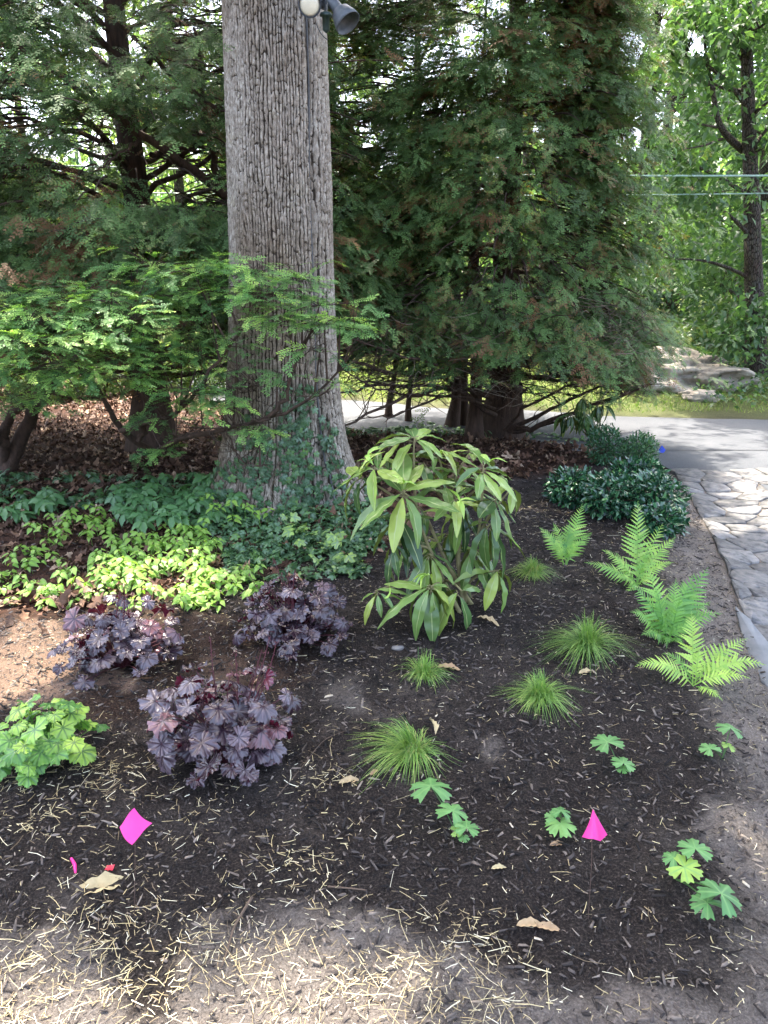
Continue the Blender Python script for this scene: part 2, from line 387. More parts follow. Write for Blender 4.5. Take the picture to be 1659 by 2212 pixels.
# ------------------------------------------------------------------ terrain
EDGE_PX = [(1425, 978), (1445, 1000), (1480, 1050), (1530, 1130), (1570, 1220), (1600, 1300), (1659, 1420), (1790, 1700), (2000, 2200)]
_e = np.array([G(a, b, -0.05)[:2] for a, b in EDGE_PX]); _e = _e[np.argsort(_e[:, 1])]
def xL(y): return np.interp(y, _e[:, 1], _e[:, 0])
def apron_y(x):         # bed / asphalt limit beyond the bed
    return np.interp(x, [-60, -8, -4, -2.2, -1.0, 0.6, 1.6, 2.2, 2.7], [60, 19, 14.2, 11, 9.0, 8.75, 8.5, 7.8, 7.05])
ROAD_Y1 = 11.0
def road_far(x): return np.interp(x, [-60, -8, -4, -1.5, 3, 8, 40], [64, 22.5, 17.2, 12.6, 10.7, 10.2, 8.5])
def base_h(x, y):
    d = x - xL(np.clip(y, 0.3, 7.05))
    near = np.where(y < 7.05, 1.0, 0.0)
    gut = -0.10 * sstep(-0.40, 0.0, d) - 0.05 * np.exp(-((d - 0.35) / 0.28) ** 2) * (d > -0.2) * sstep(7.05, 6.4, y)
    h = gut * near
    beyond = sstep(-0.35, 0.1, y - apron_y(np.minimum(x, 2.7)))
    h = np.where(y >= 7.05, -0.10 * np.maximum(beyond, sstep(2.5, 2.8, x)), h)
    rf = road_far(x)
    bank = sstep(0.0, 6.5, y - rf - 0.1) * (0.15 + 0.95 * sstep(2.0, 6.0, x)) + 0.02 * np.clip(y - 18, 0, 200)
    h = h + np.where(y > rf, bank + 0.1 * sstep(0, 0.8, y - rf), 0)
    # gentle mound below the oak and the yews
    h = h + 0.06 * np.exp(-(((x + 0.7) / 1.3) ** 2 + ((y - 5.6) / 1.2) ** 2))
    return h
def soft_poly(px, py, poly, sx, sy, k=10, seed=1):
    r = np.random.default_rng(seed); m = 0
    for _ in range(k): m = m + in_poly(px + r.normal(0, sx), py + r.normal(0, sy), poly)
    return m / k
def dry_sunlit_patch(x, y):  # bare dry soil, plus sunlit patches painted in as paler soil
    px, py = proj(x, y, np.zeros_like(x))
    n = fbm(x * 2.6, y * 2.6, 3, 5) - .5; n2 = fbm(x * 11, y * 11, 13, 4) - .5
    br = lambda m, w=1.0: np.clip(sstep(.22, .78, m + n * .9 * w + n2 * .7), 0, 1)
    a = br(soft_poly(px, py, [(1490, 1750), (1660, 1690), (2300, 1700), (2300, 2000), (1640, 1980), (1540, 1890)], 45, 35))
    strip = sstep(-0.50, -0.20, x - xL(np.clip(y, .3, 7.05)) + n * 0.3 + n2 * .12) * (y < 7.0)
    c = br(soft_poly(px, py, [(330, 2300), (420, 2000), (560, 1960), (760, 1985), (940, 2030), (1090, 2130), (1700, 2170), (1700, 2600), (-300, 2600), (-300, 2010), (200, 2030)], 70, 55), .45)  # sun and haze along the bottom edge, painted as paler soil
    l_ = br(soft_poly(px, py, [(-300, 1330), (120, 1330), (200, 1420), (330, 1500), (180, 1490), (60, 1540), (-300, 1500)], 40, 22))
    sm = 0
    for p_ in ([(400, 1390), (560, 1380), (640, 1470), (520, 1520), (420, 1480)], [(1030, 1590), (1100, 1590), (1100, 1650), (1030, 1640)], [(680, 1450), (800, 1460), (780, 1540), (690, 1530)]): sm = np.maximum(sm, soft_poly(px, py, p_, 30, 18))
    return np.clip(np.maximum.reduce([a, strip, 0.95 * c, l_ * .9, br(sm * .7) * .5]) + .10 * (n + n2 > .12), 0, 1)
def litter_zone(x, y):
    n = fbm(x * 1.6, y * 1.6, 11) - .5
    bx = np.interp(x, [-6, -2.2, -1.0, 0.1, 1.0, 2.6], [3.0, 3.1, 3.9, 4.6, 6.2, 7.2])
    return sstep(-0.15, 0.25, y - bx + n * 0.8) * (y < apron_y(np.minimum(x, 2.7)) + .2)
def axis(lo, a, b, hi, d, n):
    g = np.linspace(0, 1, n + 1)[1:] ** 2.2
    return np.concatenate([(a - (a - lo) * g)[::-1], np.arange(a, b + 1e-6, d), b + (hi - b) * g])
gx = axis(-220, -3.6, 3.8, 220, 0.028, 34); gy = axis(-60, 0.7, 7.2, 320, 0.028, 60)
GX, GY = np.meshgrid(gx, gy)
Hh = base_h(GX, GY)
warm_z = sstep(.15, .8, soft_poly(*proj(GX, GY, np.zeros_like(GX)), [(-300, 1300), (120, 1310), (640, 1350), (660, 1500), (330, 1560), (60, 1580), (-300, 1560)], 60, 35) + (fbm(GX * 3, GY * 3, 17) - .5) * .8); lit_z = litter_zone(GX, GY); dry_sunlit_z = dry_sunlit_patch(GX, GY)
gutter_in = (GX > xL(np.clip(GY, .3, 7.05)) + 0.0) & (GY < 7.05)
paved = gutter_in | ((GY > apron_y(np.minimum(GX, 2.7))) & (GY < road_far(GX)))
micro = (fbm(GX * 4, GY * 4, 21, 3) - .5) * 0.05 + (fbm(GX * 16, GY * 16, 25, 4) - .5) * 0.036
near_m = sstep(9, 7, GY) * sstep(-5, -3.6, GX)
Hh = Hh + micro * near_m * (~paved) - 0.03 * (paved & ~gutter_in) - .008 * gutter_in
gb = MB()
ny, nx = GX.shape
ii = (np.arange(ny - 1)[:, None] * nx + np.arange(nx - 1)[None]).reshape(-1)
grass_z = sstep(-0.1, 0.5, GY - road_far(GX) + (fbm(GX, GY, 31) - .5) * 0.8) * (GY > 8.5)
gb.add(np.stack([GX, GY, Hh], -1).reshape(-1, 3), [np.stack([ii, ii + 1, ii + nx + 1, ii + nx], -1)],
       dry=dry_sunlit_z.reshape(-1), warm=warm_z.reshape(-1), litter=lit_z.reshape(-1), grass=grass_z.reshape(-1))
def ground_mat():
    m, nt, b = newmat("garden_soil")
    co = geopos(nt)
    fine = noise(nt, 150, 6, 0.75, co); mid = noise(nt, 26, 5, 0.7, co); big = noise(nt, 3, 3, 0.6, co)
    mulch = ramp(nt, fine, [(0.34, (0.005, 0.0042, 0.0038)), (0.52, (0.027, 0.021, 0.0175)), (0.68, (0.095, 0.076, 0.063))])
    dry_sunlit_col = ramp(nt, fine, [(0.3, (0.075, 0.063, 0.054)), (0.52, (0.18, 0.155, 0.134)), (0.7, (0.32, 0.285, 0.25))])
    lit = ramp(nt, mid, [(0.3, (0.02, 0.011, 0.008)), (0.7, (0.09, 0.045, 0.028))])
    gr = ramp(nt, mid, [(0.3, (0.05, 0.075, 0.02)), (0.6, (0.12, 0.145, 0.04)), (0.8, (0.2, 0.16, 0.08))])
    c = mix(nt, attr(nt, "dry"), mulch, dry_sunlit_col)  # pale for dry soil and for sunlight put into the soil colour
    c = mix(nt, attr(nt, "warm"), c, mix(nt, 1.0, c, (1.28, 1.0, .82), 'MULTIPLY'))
    c = mix(nt, attr(nt, "litter"), c, lit)
    c = mix(nt, attr(nt, "grass"), c, gr)
    c = mix(nt, 0.6, c, ramp(nt, big, [(0.3, (0.65, 0.65, 0.65)), (0.7, (1.35, 1.3, 1.25))]), 'MULTIPLY')
    nt.links.new(c, b.inputs["Base Color"]); b.inputs["Roughness"].default_value = 0.95
    b.inputs["Specular IOR Level"].default_value = 0.15
    bump(nt, b, fine, 0.9, 0.02)
    return m
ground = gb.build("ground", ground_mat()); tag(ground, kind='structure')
# fast height lookup on the finished sheet
def hz(x, y):
    x = np.asarray(x, float); y = np.asarray(y, float)
    i = np.clip(np.searchsorted(gx, x) - 1, 0, nx - 2); j = np.clip(np.searchsorted(gy, y) - 1, 0, ny - 2)
    fx = (x - gx[i]) / (gx[i + 1] - gx[i]); fy = (y - gy[j]) / (gy[j + 1] - gy[j])
    return (Hh[j, i] * (1 - fx) * (1 - fy) + Hh[j, i + 1] * fx * (1 - fy) + Hh[j + 1, i] * (1 - fx) * fy + Hh[j + 1, i + 1] * fx * fy)
def GZ(px, py):            # ground point under a pixel, on the real sheet
    p = G(px, py, 0)
    for _ in range(4): p = G(px, py, float(hz(p[0], p[1])))
    return p

# ------------------------------------------------------------------ road and driveway
def asphalt(name, c0, c1, s=90):
    m, nt, b = newmat(name)
    co = geopos(nt)
    n1 = noise(nt, s, 4, 0.7, co); n2 = noise(nt, 1.6, 5, 0.65, co)
    c = ramp(nt, n1, [(0.3, c0), (0.7, c1)])
    c = mix(nt, 0.6, c, ramp(nt, n2, [(0.3, (0.7, 0.7, 0.72)), (0.7, (1.3, 1.28, 1.25))]), 'MULTIPLY')
    nt.links.new(c, b.inputs["Base Color"]); b.inputs["Roughness"].default_value = 0.85
    b.inputs["Specular IOR Level"].default_value = 0.3
    bump(nt, b, n1, 0.4, 0.006); return m
def sheet(name, xs, y0f, y1f, nyy, z, mat):
    s = MB(); t = np.linspace(0, 1, nyy); X = np.repeat(xs[None], nyy, 0)
    Y = y0f(xs)[None] * (1 - t[:, None]) + y1f(xs)[None] * t[:, None]
    zz = z(X, Y) if callable(z) else np.full_like(X, z)
    i = (np.arange(nyy - 1)[:, None] * len(xs) + np.arange(len(xs) - 1)[None]).reshape(-1)
    s.add(np.stack([X, Y, zz], -1).reshape(-1, 3), [np.stack([i, i + 1, i + len(xs) + 1, i + len(xs)], -1)])
    return s.build(name, mat)
ASPH = asphalt("asphalt", (0.036, 0.040, 0.046), (0.082, 0.087, 0.094))
ASPH2 = asphalt("asphalt_patch", (0.035, 0.037, 0.042), (0.075, 0.077, 0.08))
XR = np.concatenate([np.linspace(-60, -8, 20), np.linspace(-7.5, 8, 63), np.linspace(9, 60, 20)])
o = sheet("road", XR, lambda x: np.where(x > 2.7, 8.15, apron_y(np.minimum(x, 2.7)) - 0.02) + (fbm(x * 3, x * 0, 5) - .5) * .12 * (x < 2.7),
          lambda x: road_far(x) + 0.03 + (fbm(x * 2, x * 0, 6) - .5) * .15, 10, -0.098, ASPH); tag(o, kind='structure')
def gut_right(y): return xL(np.clip(y, .3, 7.05)) + np.interp(y, [0, 4.4, 5.2, 5.9, 6.1, 7.1], [0.75, 0.75, 0.85, 1.0, 2.6, 2.6])
YD = np.linspace(-3, 8.3, 80)
s = MB(); tt = np.linspace(0, 1, 14)
XD = np.where(YD[:, None] > 6.93, 2.74, xL(np.clip(YD, .3, 7.05))[:, None] + .72); XD = XD + (14 - XD) * tt[None] ** 1.6
YY = np.repeat(YD[:, None], 14, 1)
i = (np.arange(79)[:, None] * 14 + np.arange(13)[None]).reshape(-1)
s.add(np.stack([XD, YY, np.full_like(XD, -0.103)], -1).reshape(-1, 3), [np.stack([i, i + 1, i + 15, i + 14], -1)])
o = s.build("driveway", ASPH); tag(o, kind='structure')
# older dark repair patch on the road
s = MB()
pp = [G(a, b, -0.093) for a, b in [(1240, 915), (1370, 932), (1275, 948), (1130, 945), (1100, 930)]]
s.add(np.array(pp), [np.arange(5)[::-1][None]])
o = s.build("road_patch", ASPH2); tag(o, kind='structure')

# ------------------------------------------------------------------ stone gutter (one paved surface)
def clip_cell(poly, a, b):
    """keep the half plane nearer to a than b"""
    m = (a + b) / 2; n = b - a; out = []
    for k in range(len(poly)):
        p, q = poly[k], poly[(k + 1) % len(poly)]
        dp = (p - m) @ n; dq = (q - m) @ n
        if dp <= 0: out.append(p)
        if (dp < 0) != (dq < 0): out.append(p + (q - p) * (dp / (dp - dq)))
    return out
sites = []
yy = 0.8; row = 0
while yy < 7.1:
    w = gut_right(np.array([yy]))[0] - xL(np.array([yy]))[0]
    st = 0.27; xx = 0.04 + (row % 2) * 0.08
    while xx < w:
        sites.append((xL(np.array([yy]))[0] + xx + random.uniform(-.06, .06), yy + random.uniform(-.05, .05))); xx += st * random.uniform(.75, 1.5)
    yy += random.uniform(.13, .24); row += 1
sites = np.array(sites)
gs = MB()
for a in sites:
    d = np.linalg.norm(sites - a, axis=1); nb = np.argsort(d)[1:14]
    cell = [a + np.array(c) for c in ((-.26, -.2), (.26, -.2), (.26, .2), (-.26, .2))]
    for k in nb:
        cell = clip_cell(cell, a, sites[k])
        if len(cell) < 3: break
    if len(cell) < 3: continue
    cell = np.array(cell); c = cell.mean(0)
    cell = c + (cell - c) * (1 - 0.009 / max(.03, np.linalg.norm(cell - c, axis=1).mean()))
    # roughen the outline
    q = []
    for k in range(len(cell)):
        p0, p1 = cell[k], cell[(k + 1) % len(cell)]
        q.append(p0 * .88 + p1 * .12); q.append((p0 + p1) / 2 + RNG.normal(0, .005, 2)); q.append(p0 * .12 + p1 * .88)
    q = np.array(q); q[:, 0] = np.maximum(q[:, 0], xL(np.clip(q[:, 1], .3, 7.05)) + .015 + RNG.uniform(0, .02, len(q))); k = len(q); c = q.mean(0)
    top = float(base_h(np.array([c[0]]), np.array([c[1]]))[0]) + random.uniform(.0, .012)
    tx, ty = random.gauss(0, .022), random.gauss(0, .022)
    zt = base_h(q[:, 0], q[:, 1]) + (top - float(base_h(c[:1], c[1:])[0])) + (q[:, 0] - c[0]) * tx + (q[:, 1] - c[1]) * ty
    inn = c + (q - c) * .965
    V = np.concatenate([np.c_[q, zt - .04], np.c_[q, zt - .004], np.c_[inn, zt], [[c[0], c[1], zt.mean() + random.uniform(0, .004)]]])
    j = np.arange(k); jn = (j + 1) % k
    gs.add(V, [np.stack([j, jn, k + jn, k + j], -1), np.stack([k + j, k + jn, 2 * k + jn, 2 * k + j], -1), np.stack([2 * k + j, 2 * k + jn, np.full(k, 3 * k)], -1)], tint=.12 + .75 * random.random())
o = gs.build("stone_gutter", M['stone'], smooth=False); tag(o, kind='structure')

def slab(pts, z0, z1, jag=0.004, tint=.5):
    s = MB(); q = []
    for k in range(len(pts)):
        p0, p1 = np.array(pts[k][:2]), np.array(pts[(k + 1) % len(pts)][:2])
        for t in (0.03, .35, .65, .97): q.append(p0 * (1 - t) + p1 * t + RNG.normal(0, jag, 2))
    q = np.array(q); k = len(q); c = q.mean(0)
    inn = c + (q - c) * .97
    V = np.concatenate([np.c_[q, np.full(k, z0)], np.c_[q, np.full(k, z1 - .006)], np.c_[inn, np.full(k, z1) + RNG.normal(0, .0015, k)], [[*c, z1]]])
    j = np.arange(k); jn = (j + 1) % k
    if np.cross(q[1] - q[0], c - q[0]) < 0: j, jn = jn, j
    s.add(V, [np.stack([j, jn, k + jn, k + j], -1), np.stack([k + j, k + jn, 2 * k + jn, 2 * k + j], -1), np.stack([2 * k + j, 2 * k + jn, np.full(k, 3 * k)], -1)], tint=tint)
    return s
sl = [G(a, b, -0.05) for a, b in [(1590, 1290), (1625, 1318), (1690, 1400), (1760, 1530), (1745, 1560), (1648, 1450), (1612, 1370)]]
o = slab(sl, -.25, -0.098).build("paving_slab", M['slate'], smooth=False)
tag(o, "long pale grey slate slab edging the mulch bed beside the stone gutter", "paving slab")
# loose rubble at the gutter edge
def rock_mb(c, size, seed, flat=.6, sub=3):
    import bmesh
    bm = bmesh.new(); bmesh.ops.create_icosphere(bm, subdivisions=sub, radius=1)
    V = np.array([v.co[:] for v in bm.verts]); F = np.array([[v.index for v in f.verts] for f in bm.faces]); bm.free()
    n = fbm(V[:, 0] * 1.7 + seed, V[:, 1] * 1.7 + V[:, 2] * 1.3, seed, 3) - .5
    n2 = fbm(V[:, 0] * 6 + seed, V[:, 2] * 6 + V[:, 1] * 5, seed + 9, 3) - .5
    V = V * (1 + n * .9 + n2 * .40)[:, None]
    V = np.sign(V) * np.abs(V) ** .8
    V = V * np.array(size)[None]; V[:, 2] *= flat
    s = MB(); s.add(V + np.array(c)[None], [F], tint=.5); return s
for i, (px, py, w, lab) in enumerate([(1592, 1262, .035, "small broken stone lying where the gutter meets the long slab"),
                                      (1618, 1272, .055, "dark broken flagstone tipped up at the gutter's narrow point"),
                                      (1640, 1300, .05, "rounded grey stone beside the long slate slab"),
                                      (860, 1402, .028, "small grey stone on the mulch below the large rhododendron")]):
    c = GZ(px, py) + np.array([0, 0, w * .15])
    o = rock_mb(c, (w, w * .7, w * .6), 3 + i, .6, 2).build("stone", M['stone'], smooth=False); tag(o, lab, "stone")

# ------------------------------------------------------------------ leaf templates
def leaf_t(prof, n=6, fold=.25, curl=.2, wave=0.0, serr=0.0, cols=1):
    """blade along +Y of length 1, prof(t) = half width"""
    t = np.linspace(0, 1, n + 1); w = np.array([prof(a) for a in t])
    if serr: w = w * (1 + serr * np.where(np.arange(n + 1) % 2, 1, -1))
    zc = -curl * t ** 2; v = []; vein = []
    for k in range(n + 1):
        for sx in ((-1, 0, 1) if cols == 1 else (-1, -.55, -.10, 0, .10, .55, 1)):
            zz = zc[k] + fold * abs(sx) * w[k] + (wave * math.sin(k * 1.9 + sx) * w[k] if sx else 0)
            v.append((sx * w[k], t[k] - 0.25 * curl * curl * t[k] ** 3, zz)); vein.append(1.0 if sx == 0 else 0.0)
    f = []
    m_ = 3 if cols == 1 else 7
    for k in range(n):
        f += [(m_ * k + j, m_ * k + j + 1, m_ * k + m_ + j + 1, m_ * k + m_ + j) for j in range(m_ - 1)]
    return dict(v=np.array(v), f=[np.array(f)], a=dict(vein=np.array(vein)))
def polar_t(rfun, K=46, rings=(.35, .7, 1.0), gap=.12, cup=.15, ruffle=.05, rk=9, lobes=(), veinw=.10, ph=0.):
    th = np.linspace(-math.pi + gap, math.pi - gap, K)      # 0 = +Y
    R = np.array([rfun(a) for a in th])
    v = [(0, 0, 0)]; vein = [1.0]
    for ri in rings:
        rr = R * ri; x = np.sin(th) * rr; y = np.cos(th) * rr
        vm = np.zeros(K)
        for l in lobes: vm = np.maximum(vm, np.exp(-((th - l) * max(ri, .3) / veinw) ** 2))
        z = -cup * (rr ** 2) + ruffle * ri ** 2.5 * np.sin(th * rk + ph) + ruffle * .6 * ri ** 2.5 * np.sin(th * rk * 2.3 + 1 + ph) - .22 * ruffle * vm * ri
        v += list(zip(x, y, z)); vein += list(vm * (1 - .35 * ri))
    f4 = []; f3 = [(0, 1 + k + 1, 1 + k) for k in range(K - 1)]
    for r in range(len(rings) - 1):
        a = 1 + r * K
        f4 += [(a + k, a + k + 1, a + K + k + 1, a + K + k) for k in range(K - 1)]
    return dict(v=np.array(v), f=[np.array(f3), np.array(f4)], a=dict(vein=np.array(vein)))
def lobed(lobes, depth, base=.62, teeth=0.0, tk=21, tip=1.0):
    def r(a):
        b = 0
        for c, wd, am in lobes:
            d = abs(a - c) / wd
            if d < 1: b = max(b, am * (1 - d ** 2.2))
        return (base + depth * b) * (1 + teeth * math.cos(a * tk))
    return r
def diamond_t(w=.28, fold=.12, curl=.12):
    v = np.array([(0, 0, 0), (w, .45, fold * w - .2 * curl), (0, 1, -curl), (-w, .45, fold * w - .2 * curl)])
    return dict(v=v, f=[np.array([(0, 1, 2), (0, 2, 3)])])
ovate = lambda t: .33 * math.sin(math.pi * min(1, t ** .62)) ** .9 * (1 - .12 * t) + .004
ellip = lambda t: .142 * math.sin(math.pi * min(1, t * .96 + .02)) ** .9 + .004
obl = lambda t: .20 * math.sin(math.pi * t ** .8) ** .9 + .004

# ------------------------------------------------------------------ spray of yew needles
def spray_t(L=.2, nside=4, ndl=.026, gapn=.013, w=.0036, seed=0):
    r = np.random.default_rng(seed); V = []; F = []; dt = []
    def twig(o, d, l, base_t):
        n = np.array([0, 0, 1.]); x = np.cross(d, n); k = max(3, int(l / gapn))
        # twig strip
        b = len(V); e = o + d * l
        for p, ww in ((o, .0016), (e, .0008)):
            V.append(p - x * ww); V.append(p + x * ww); dt.extend([.0, .0])
        F.append((b, b + 1, b + 3, b + 2))
        for i in range(k + 1):
            t = i / k; p = o + d * l * t
            for sgn in (-1, 1):
                ang = math.radians(62 - 25 * t + r.normal(0, 6))
                dd = d * math.cos(ang) + x * sgn * math.sin(ang) + n * r.normal(.05, .12)
                ln = ndl * (1 - .35 * t ** 3) * (.75 + .25 * min(1, 4 * t + .4)) * r.uniform(.85, 1.1)
                q = p + dd * ln; side = np.cross(dd, n); side = side / np.linalg.norm(side)
                m = p + dd * ln * .55; b = len(V)
                V.extend([p, m + side * w, q, m - side * w]); F.append((b, b + 1, b + 2, b + 3))
                dt.extend([base_t + .18 * t] * 4)
    twig(np.zeros(3), np.array([0, 1., 0]), L, 0.0)
    for i in range(nside):
        t = .15 + .65 * i / max(1, nside - 1); s = -1 if i % 2 else 1
        a = math.radians(r.uniform(38, 52)); d = np.array([s * math.sin(a), math.cos(a), r.normal(0, .06)])
        twig(np.array([0, L * t, 0]), d / np.linalg.norm(d), L * (.62 - .34 * t) * r.uniform(.9, 1.1), 0.05)
    V = np.array(V); V[:, 2] -= 1.1 * V[:, 1] ** 2 + .5 * V[:, 0] ** 2
    return dict(v=V, f=[np.array(F)], dt=np.array(dt))
SPRAY_FAR = [spray_t(.165, 3, .027, .017, .0046, s) for s in (1, 2, 3)]
SPRAY_NEAR = [spray_t(.15, 2, .025, .0125, .0036, s) for s in (4, 5, 6)]

def inst_multi(mb, Ts, pos, d, n, sc, tint=None):
    pos = np.asarray(pos); d = np.asarray(d); n = np.asarray(n); K = len(pos)
    if K == 0: return
    sc = np.broadcast_to(np.asarray(sc, float), (K,)); R = frames(d, n)
    if tint is None: tint = RNG.random(K)
    w = RNG.integers(0, len(Ts), K)
    for k, T in enumerate(Ts):
        q = w == k
        if q.any(): mb.inst(T, pos[q], R[q], sc[q], tint[q])
def bez(a, b, c, n):
    t = np.linspace(0, 1, n)[:, None]
    return (1 - t) ** 2 * np.asarray(a) + 2 * t * (1 - t) * np.asarray(b) + t * t * np.asarray(c)

# ------------------------------------------------------------------ oak
OX, OY = -0.75, 5.6
def oak_r(z): return np.interp(z, [-.3, 0, .1, .25, .5, 1, 1.73, 3.3, 6, 9, 12], [.80, .62, .55, .49, .435, .385, .35, .325, .29, .22, .12])
oak = thing("oak_tree", "massive old oak with furrowed grey bark carrying two floodlights", "tree", (OX, OY, 0))
s = MB(); nz_, na = 620, 400
zz = np.concatenate([np.linspace(-.25, 4.0, 760), np.linspace(4.05, 11.5, 60)])
th = np.linspace(math.pi / 2, 2.5 * math.pi, na, endpoint=False)
TH, ZZ = np.meshgrid(th, zz)
r = oak_r(ZZ)
flare = np.exp(-np.clip(ZZ, 0, 9) / .33)
r = r * (1 + flare * (.16 * np.cos(TH * 3 + .3) + .12 * np.cos(TH * 5 + 1.7) + .06 * np.cos(TH * 8)))
r = r + .035 * (fbm(TH * 1.2, ZZ * .8, 41) - .5)
ga = -math.pi / 2 + .82                                             # groove right of the front
r = r - .05 * np.exp(-(((TH - (2 * math.pi + ga)) / .075) ** 2)) * sstep(3.9, 3.0, ZZ) - .0
r = r + .03 * np.exp(-(((TH - (2 * math.pi + ga + .35)) / .22) ** 2)) * sstep(4.2, 2, ZZ)
u = TH * .36
def ridges(u, z, w, sd):                                           # interlacing vertical ridges with wandering furrows
    ph = u / w + 1.25 * (fbm(u * 7, z * 1.7, sd, 3) - .5) * 2 + .42 * (fbm(u * 40, z * 9, sd + 7, 3) - .5) * 2
    return np.abs(np.sin(math.pi * ph))
ra = ridges(u, ZZ, .0235, 44)
hb = np.abs(np.sin(math.pi * (ZZ / .062 + 2.6 * (fbm(u * 26, ZZ * 6, 47, 3)) + 1.7 * np.floor(u / .03 + .0) * .618)))     # short cross breaks
crack = sstep(.16, .74, ra + .34 * (fbm(u * 70, ZZ * 26, 52, 4) - .5)) * (1 - .8 * sstep(.32, .05, hb + .5 * (vnoise(u * 45, ZZ * 18, 53) - .35)))
r = r + (.016 * crack + .010 * (fbm(u * 90, ZZ * 50, 56, 3) - .5) - .010) * sstep(-.1, .4, ZZ + .15)
cx = OX + .012 * ZZ + .02 * np.sin(ZZ * .9); cy = OY + .01 * ZZ
V = np.stack([cx + r * np.cos(TH), cy + r * np.sin(TH), ZZ], -1).reshape(-1, 3)
m_ = len(zz); i = np.arange(m_ - 1)[:, None] * na; j = np.arange(na)[None]; k = (j + 1) % na
s.add(V, [np.stack([i + j, i + k, i + na + k, i + na + j], -1).reshape(-1, 4)], crack=crack.reshape(-1))
def oak_bark_mat():
    m, nt, b = newmat("oak_bark_plates")
    co = geopos(nt)
    fine = noise(nt, 55, 6, 0.75, geopos(nt, (1, 1, .45))); big = noise(nt, 1.6, 3, .5, geopos(nt, (1, 1, .5))); md = noise(nt, 14, 3, .6, co)
    pl = ramp(nt, fine, [(0.3, (0.15, 0.12, 0.092)), (0.5, (0.32, 0.275, 0.225)), (0.70, (0.58, 0.53, 0.46))])
    pl = mix(nt, 1.0, pl, ramp(nt, big, [(0.35, (0.62, 0.54, 0.47)), (0.6, (1.1, 1.08, 1.06))]), 'MULTIPLY')
    pl = mix(nt, 0.6, pl, ramp(nt, md, [(0.3, (0.7, 0.68, 0.64)), (0.7, (1.3, 1.3, 1.3))]), 'MULTIPLY')
    e = math_n(nt, 'ADD', attr(nt, "crack"), math_n(nt, 'MULTIPLY', math_n(nt, 'SUBTRACT', fine, 0.5), 0.9))
    c = mix(nt, ramp(nt, e, [(0.16, (0, 0, 0)), (0.70, (1, 1, 1))]), (0.042, 0.031, 0.022), pl)
    z_ = nt.nodes.new('ShaderNodeSeparateXYZ'); nt.links.new(co, z_.inputs[0])
    lich = noise(nt, 5.5, 4, .65, co, .6)
    c = mix(nt, ramp(nt, lich, [(0.56, (0, 0, 0)), (0.70, (.55, .55, .55))]), c, mix(nt, 1.0, c, (1.35, 1.38, 1.32), 'MULTIPLY'))
    moss = math_n(nt, 'MULTIPLY', ramp(nt, noise(nt, 7, 4, .6, co), [(0.42, (0, 0, 0)), (0.6, (1, 1, 1))]), math_n(nt, 'MULTIPLY', math_n(nt, 'SUBTRACT', 1.0, z_.outputs[2]), .8, True), True)
    c = mix(nt, moss, c, mix(nt, .6, c, (0.05, 0.055, 0.025)))
    nt.links.new(c, b.inputs["Base Color"]); b.inputs["Roughness"].default_value = 0.92; b.inputs["Specular IOR Level"].default_value = .15
    bump(nt, b, fine, 0.8, 0.008); return m
M['oak_bark'] = oak_bark_mat()
s.build("trunk", M['oak_bark'], oak)
limbs = MB(); leafs = MB(); pos = []; dirs = []
def oak_axis(z): return np.array([OX + .012 * z + .02 * math.sin(z * .9), OY + .01 * z, z])
ends = []
def not_shaded(c):
    g = np.linspace(0, len(c) - 1, 60); c = np.stack([np.interp(g, np.arange(len(c)), c[:, k]) for k in range(3)], -1); t = c[:, 2] / SUN[2]; return lit_mask(c[:, 0] - SUN[0] * t, c[:, 1] - SUN[1] * t, False).mean()
for k in range(60):
    z0 = random.uniform(6.3, 11); a = k * 2.4 + random.uniform(-.3, .3); L = random.uniform(4, 8.5) * (1 - .04 * (z0 - 6))
    p0 = oak_axis(z0); e = p0 + np.array([math.cos(a) * L, math.sin(a) * L, random.uniform(1.6, 4.5)])
    c = bez(p0, p0 + (e - p0) * .5 + np.array([0, 0, 1.2]), e, 9)
    if not_shaded(c) > .01: continue
    limbs.tube(c, np.linspace(.12, .03, 9), 7)
    for t in np.linspace(.3, 1, 7):
        q = c[int(t * 8)]
        for _ in range(3):
            e2 = q + RNG.normal(0, 1, 3) * np.array([1.1, 1.1, .7]); c2 = bez(q, (q + e2) / 2 + RNG.normal(0, .2, 3), e2, 4); ends.append(e2)
            if not_shaded(c2) < .05: limbs.tube(c2, np.linspace(.03, .008, 4), 4)
ends = np.array(ends)
lp = np.repeat(ends, 95, 0) + RNG.normal(0, .55, (len(ends) * 95, 3)) * np.array([1, 1, .55])
# loose unseen crown leaves, added overhead to shade the bed and the road
ex = np.stack([RNG.uniform(-9, 10, 30000), RNG.uniform(0.5, 17.5, 30000), RNG.uniform(8, 13.5, 30000)], -1)
ex = ex[np.hypot(ex[:, 0] - OX, ex[:, 1] - OY - 2) < 11]
lp = np.concatenate([lp, ex]); lp = lp[lp[:, 2] > 2.2 + .38 * np.maximum(lp[:, 1], 0)]
lp = lp[shade_filter(lp)]
K = len(lp); dd = RNG.normal(0, 1, (K, 3)); dd[:, 2] -= .3; nn = RNG.normal(0, .5, (K, 3)); nn[:, 2] += 1
leafs.inst(diamond_t(.33, .2, .2), lp, frames(dd, nn), RNG.uniform(.14, .22, K))
limbs.build("limb", M['grey_bark'], oak); leafs.build("crown", M['oak_leaf'], oak)

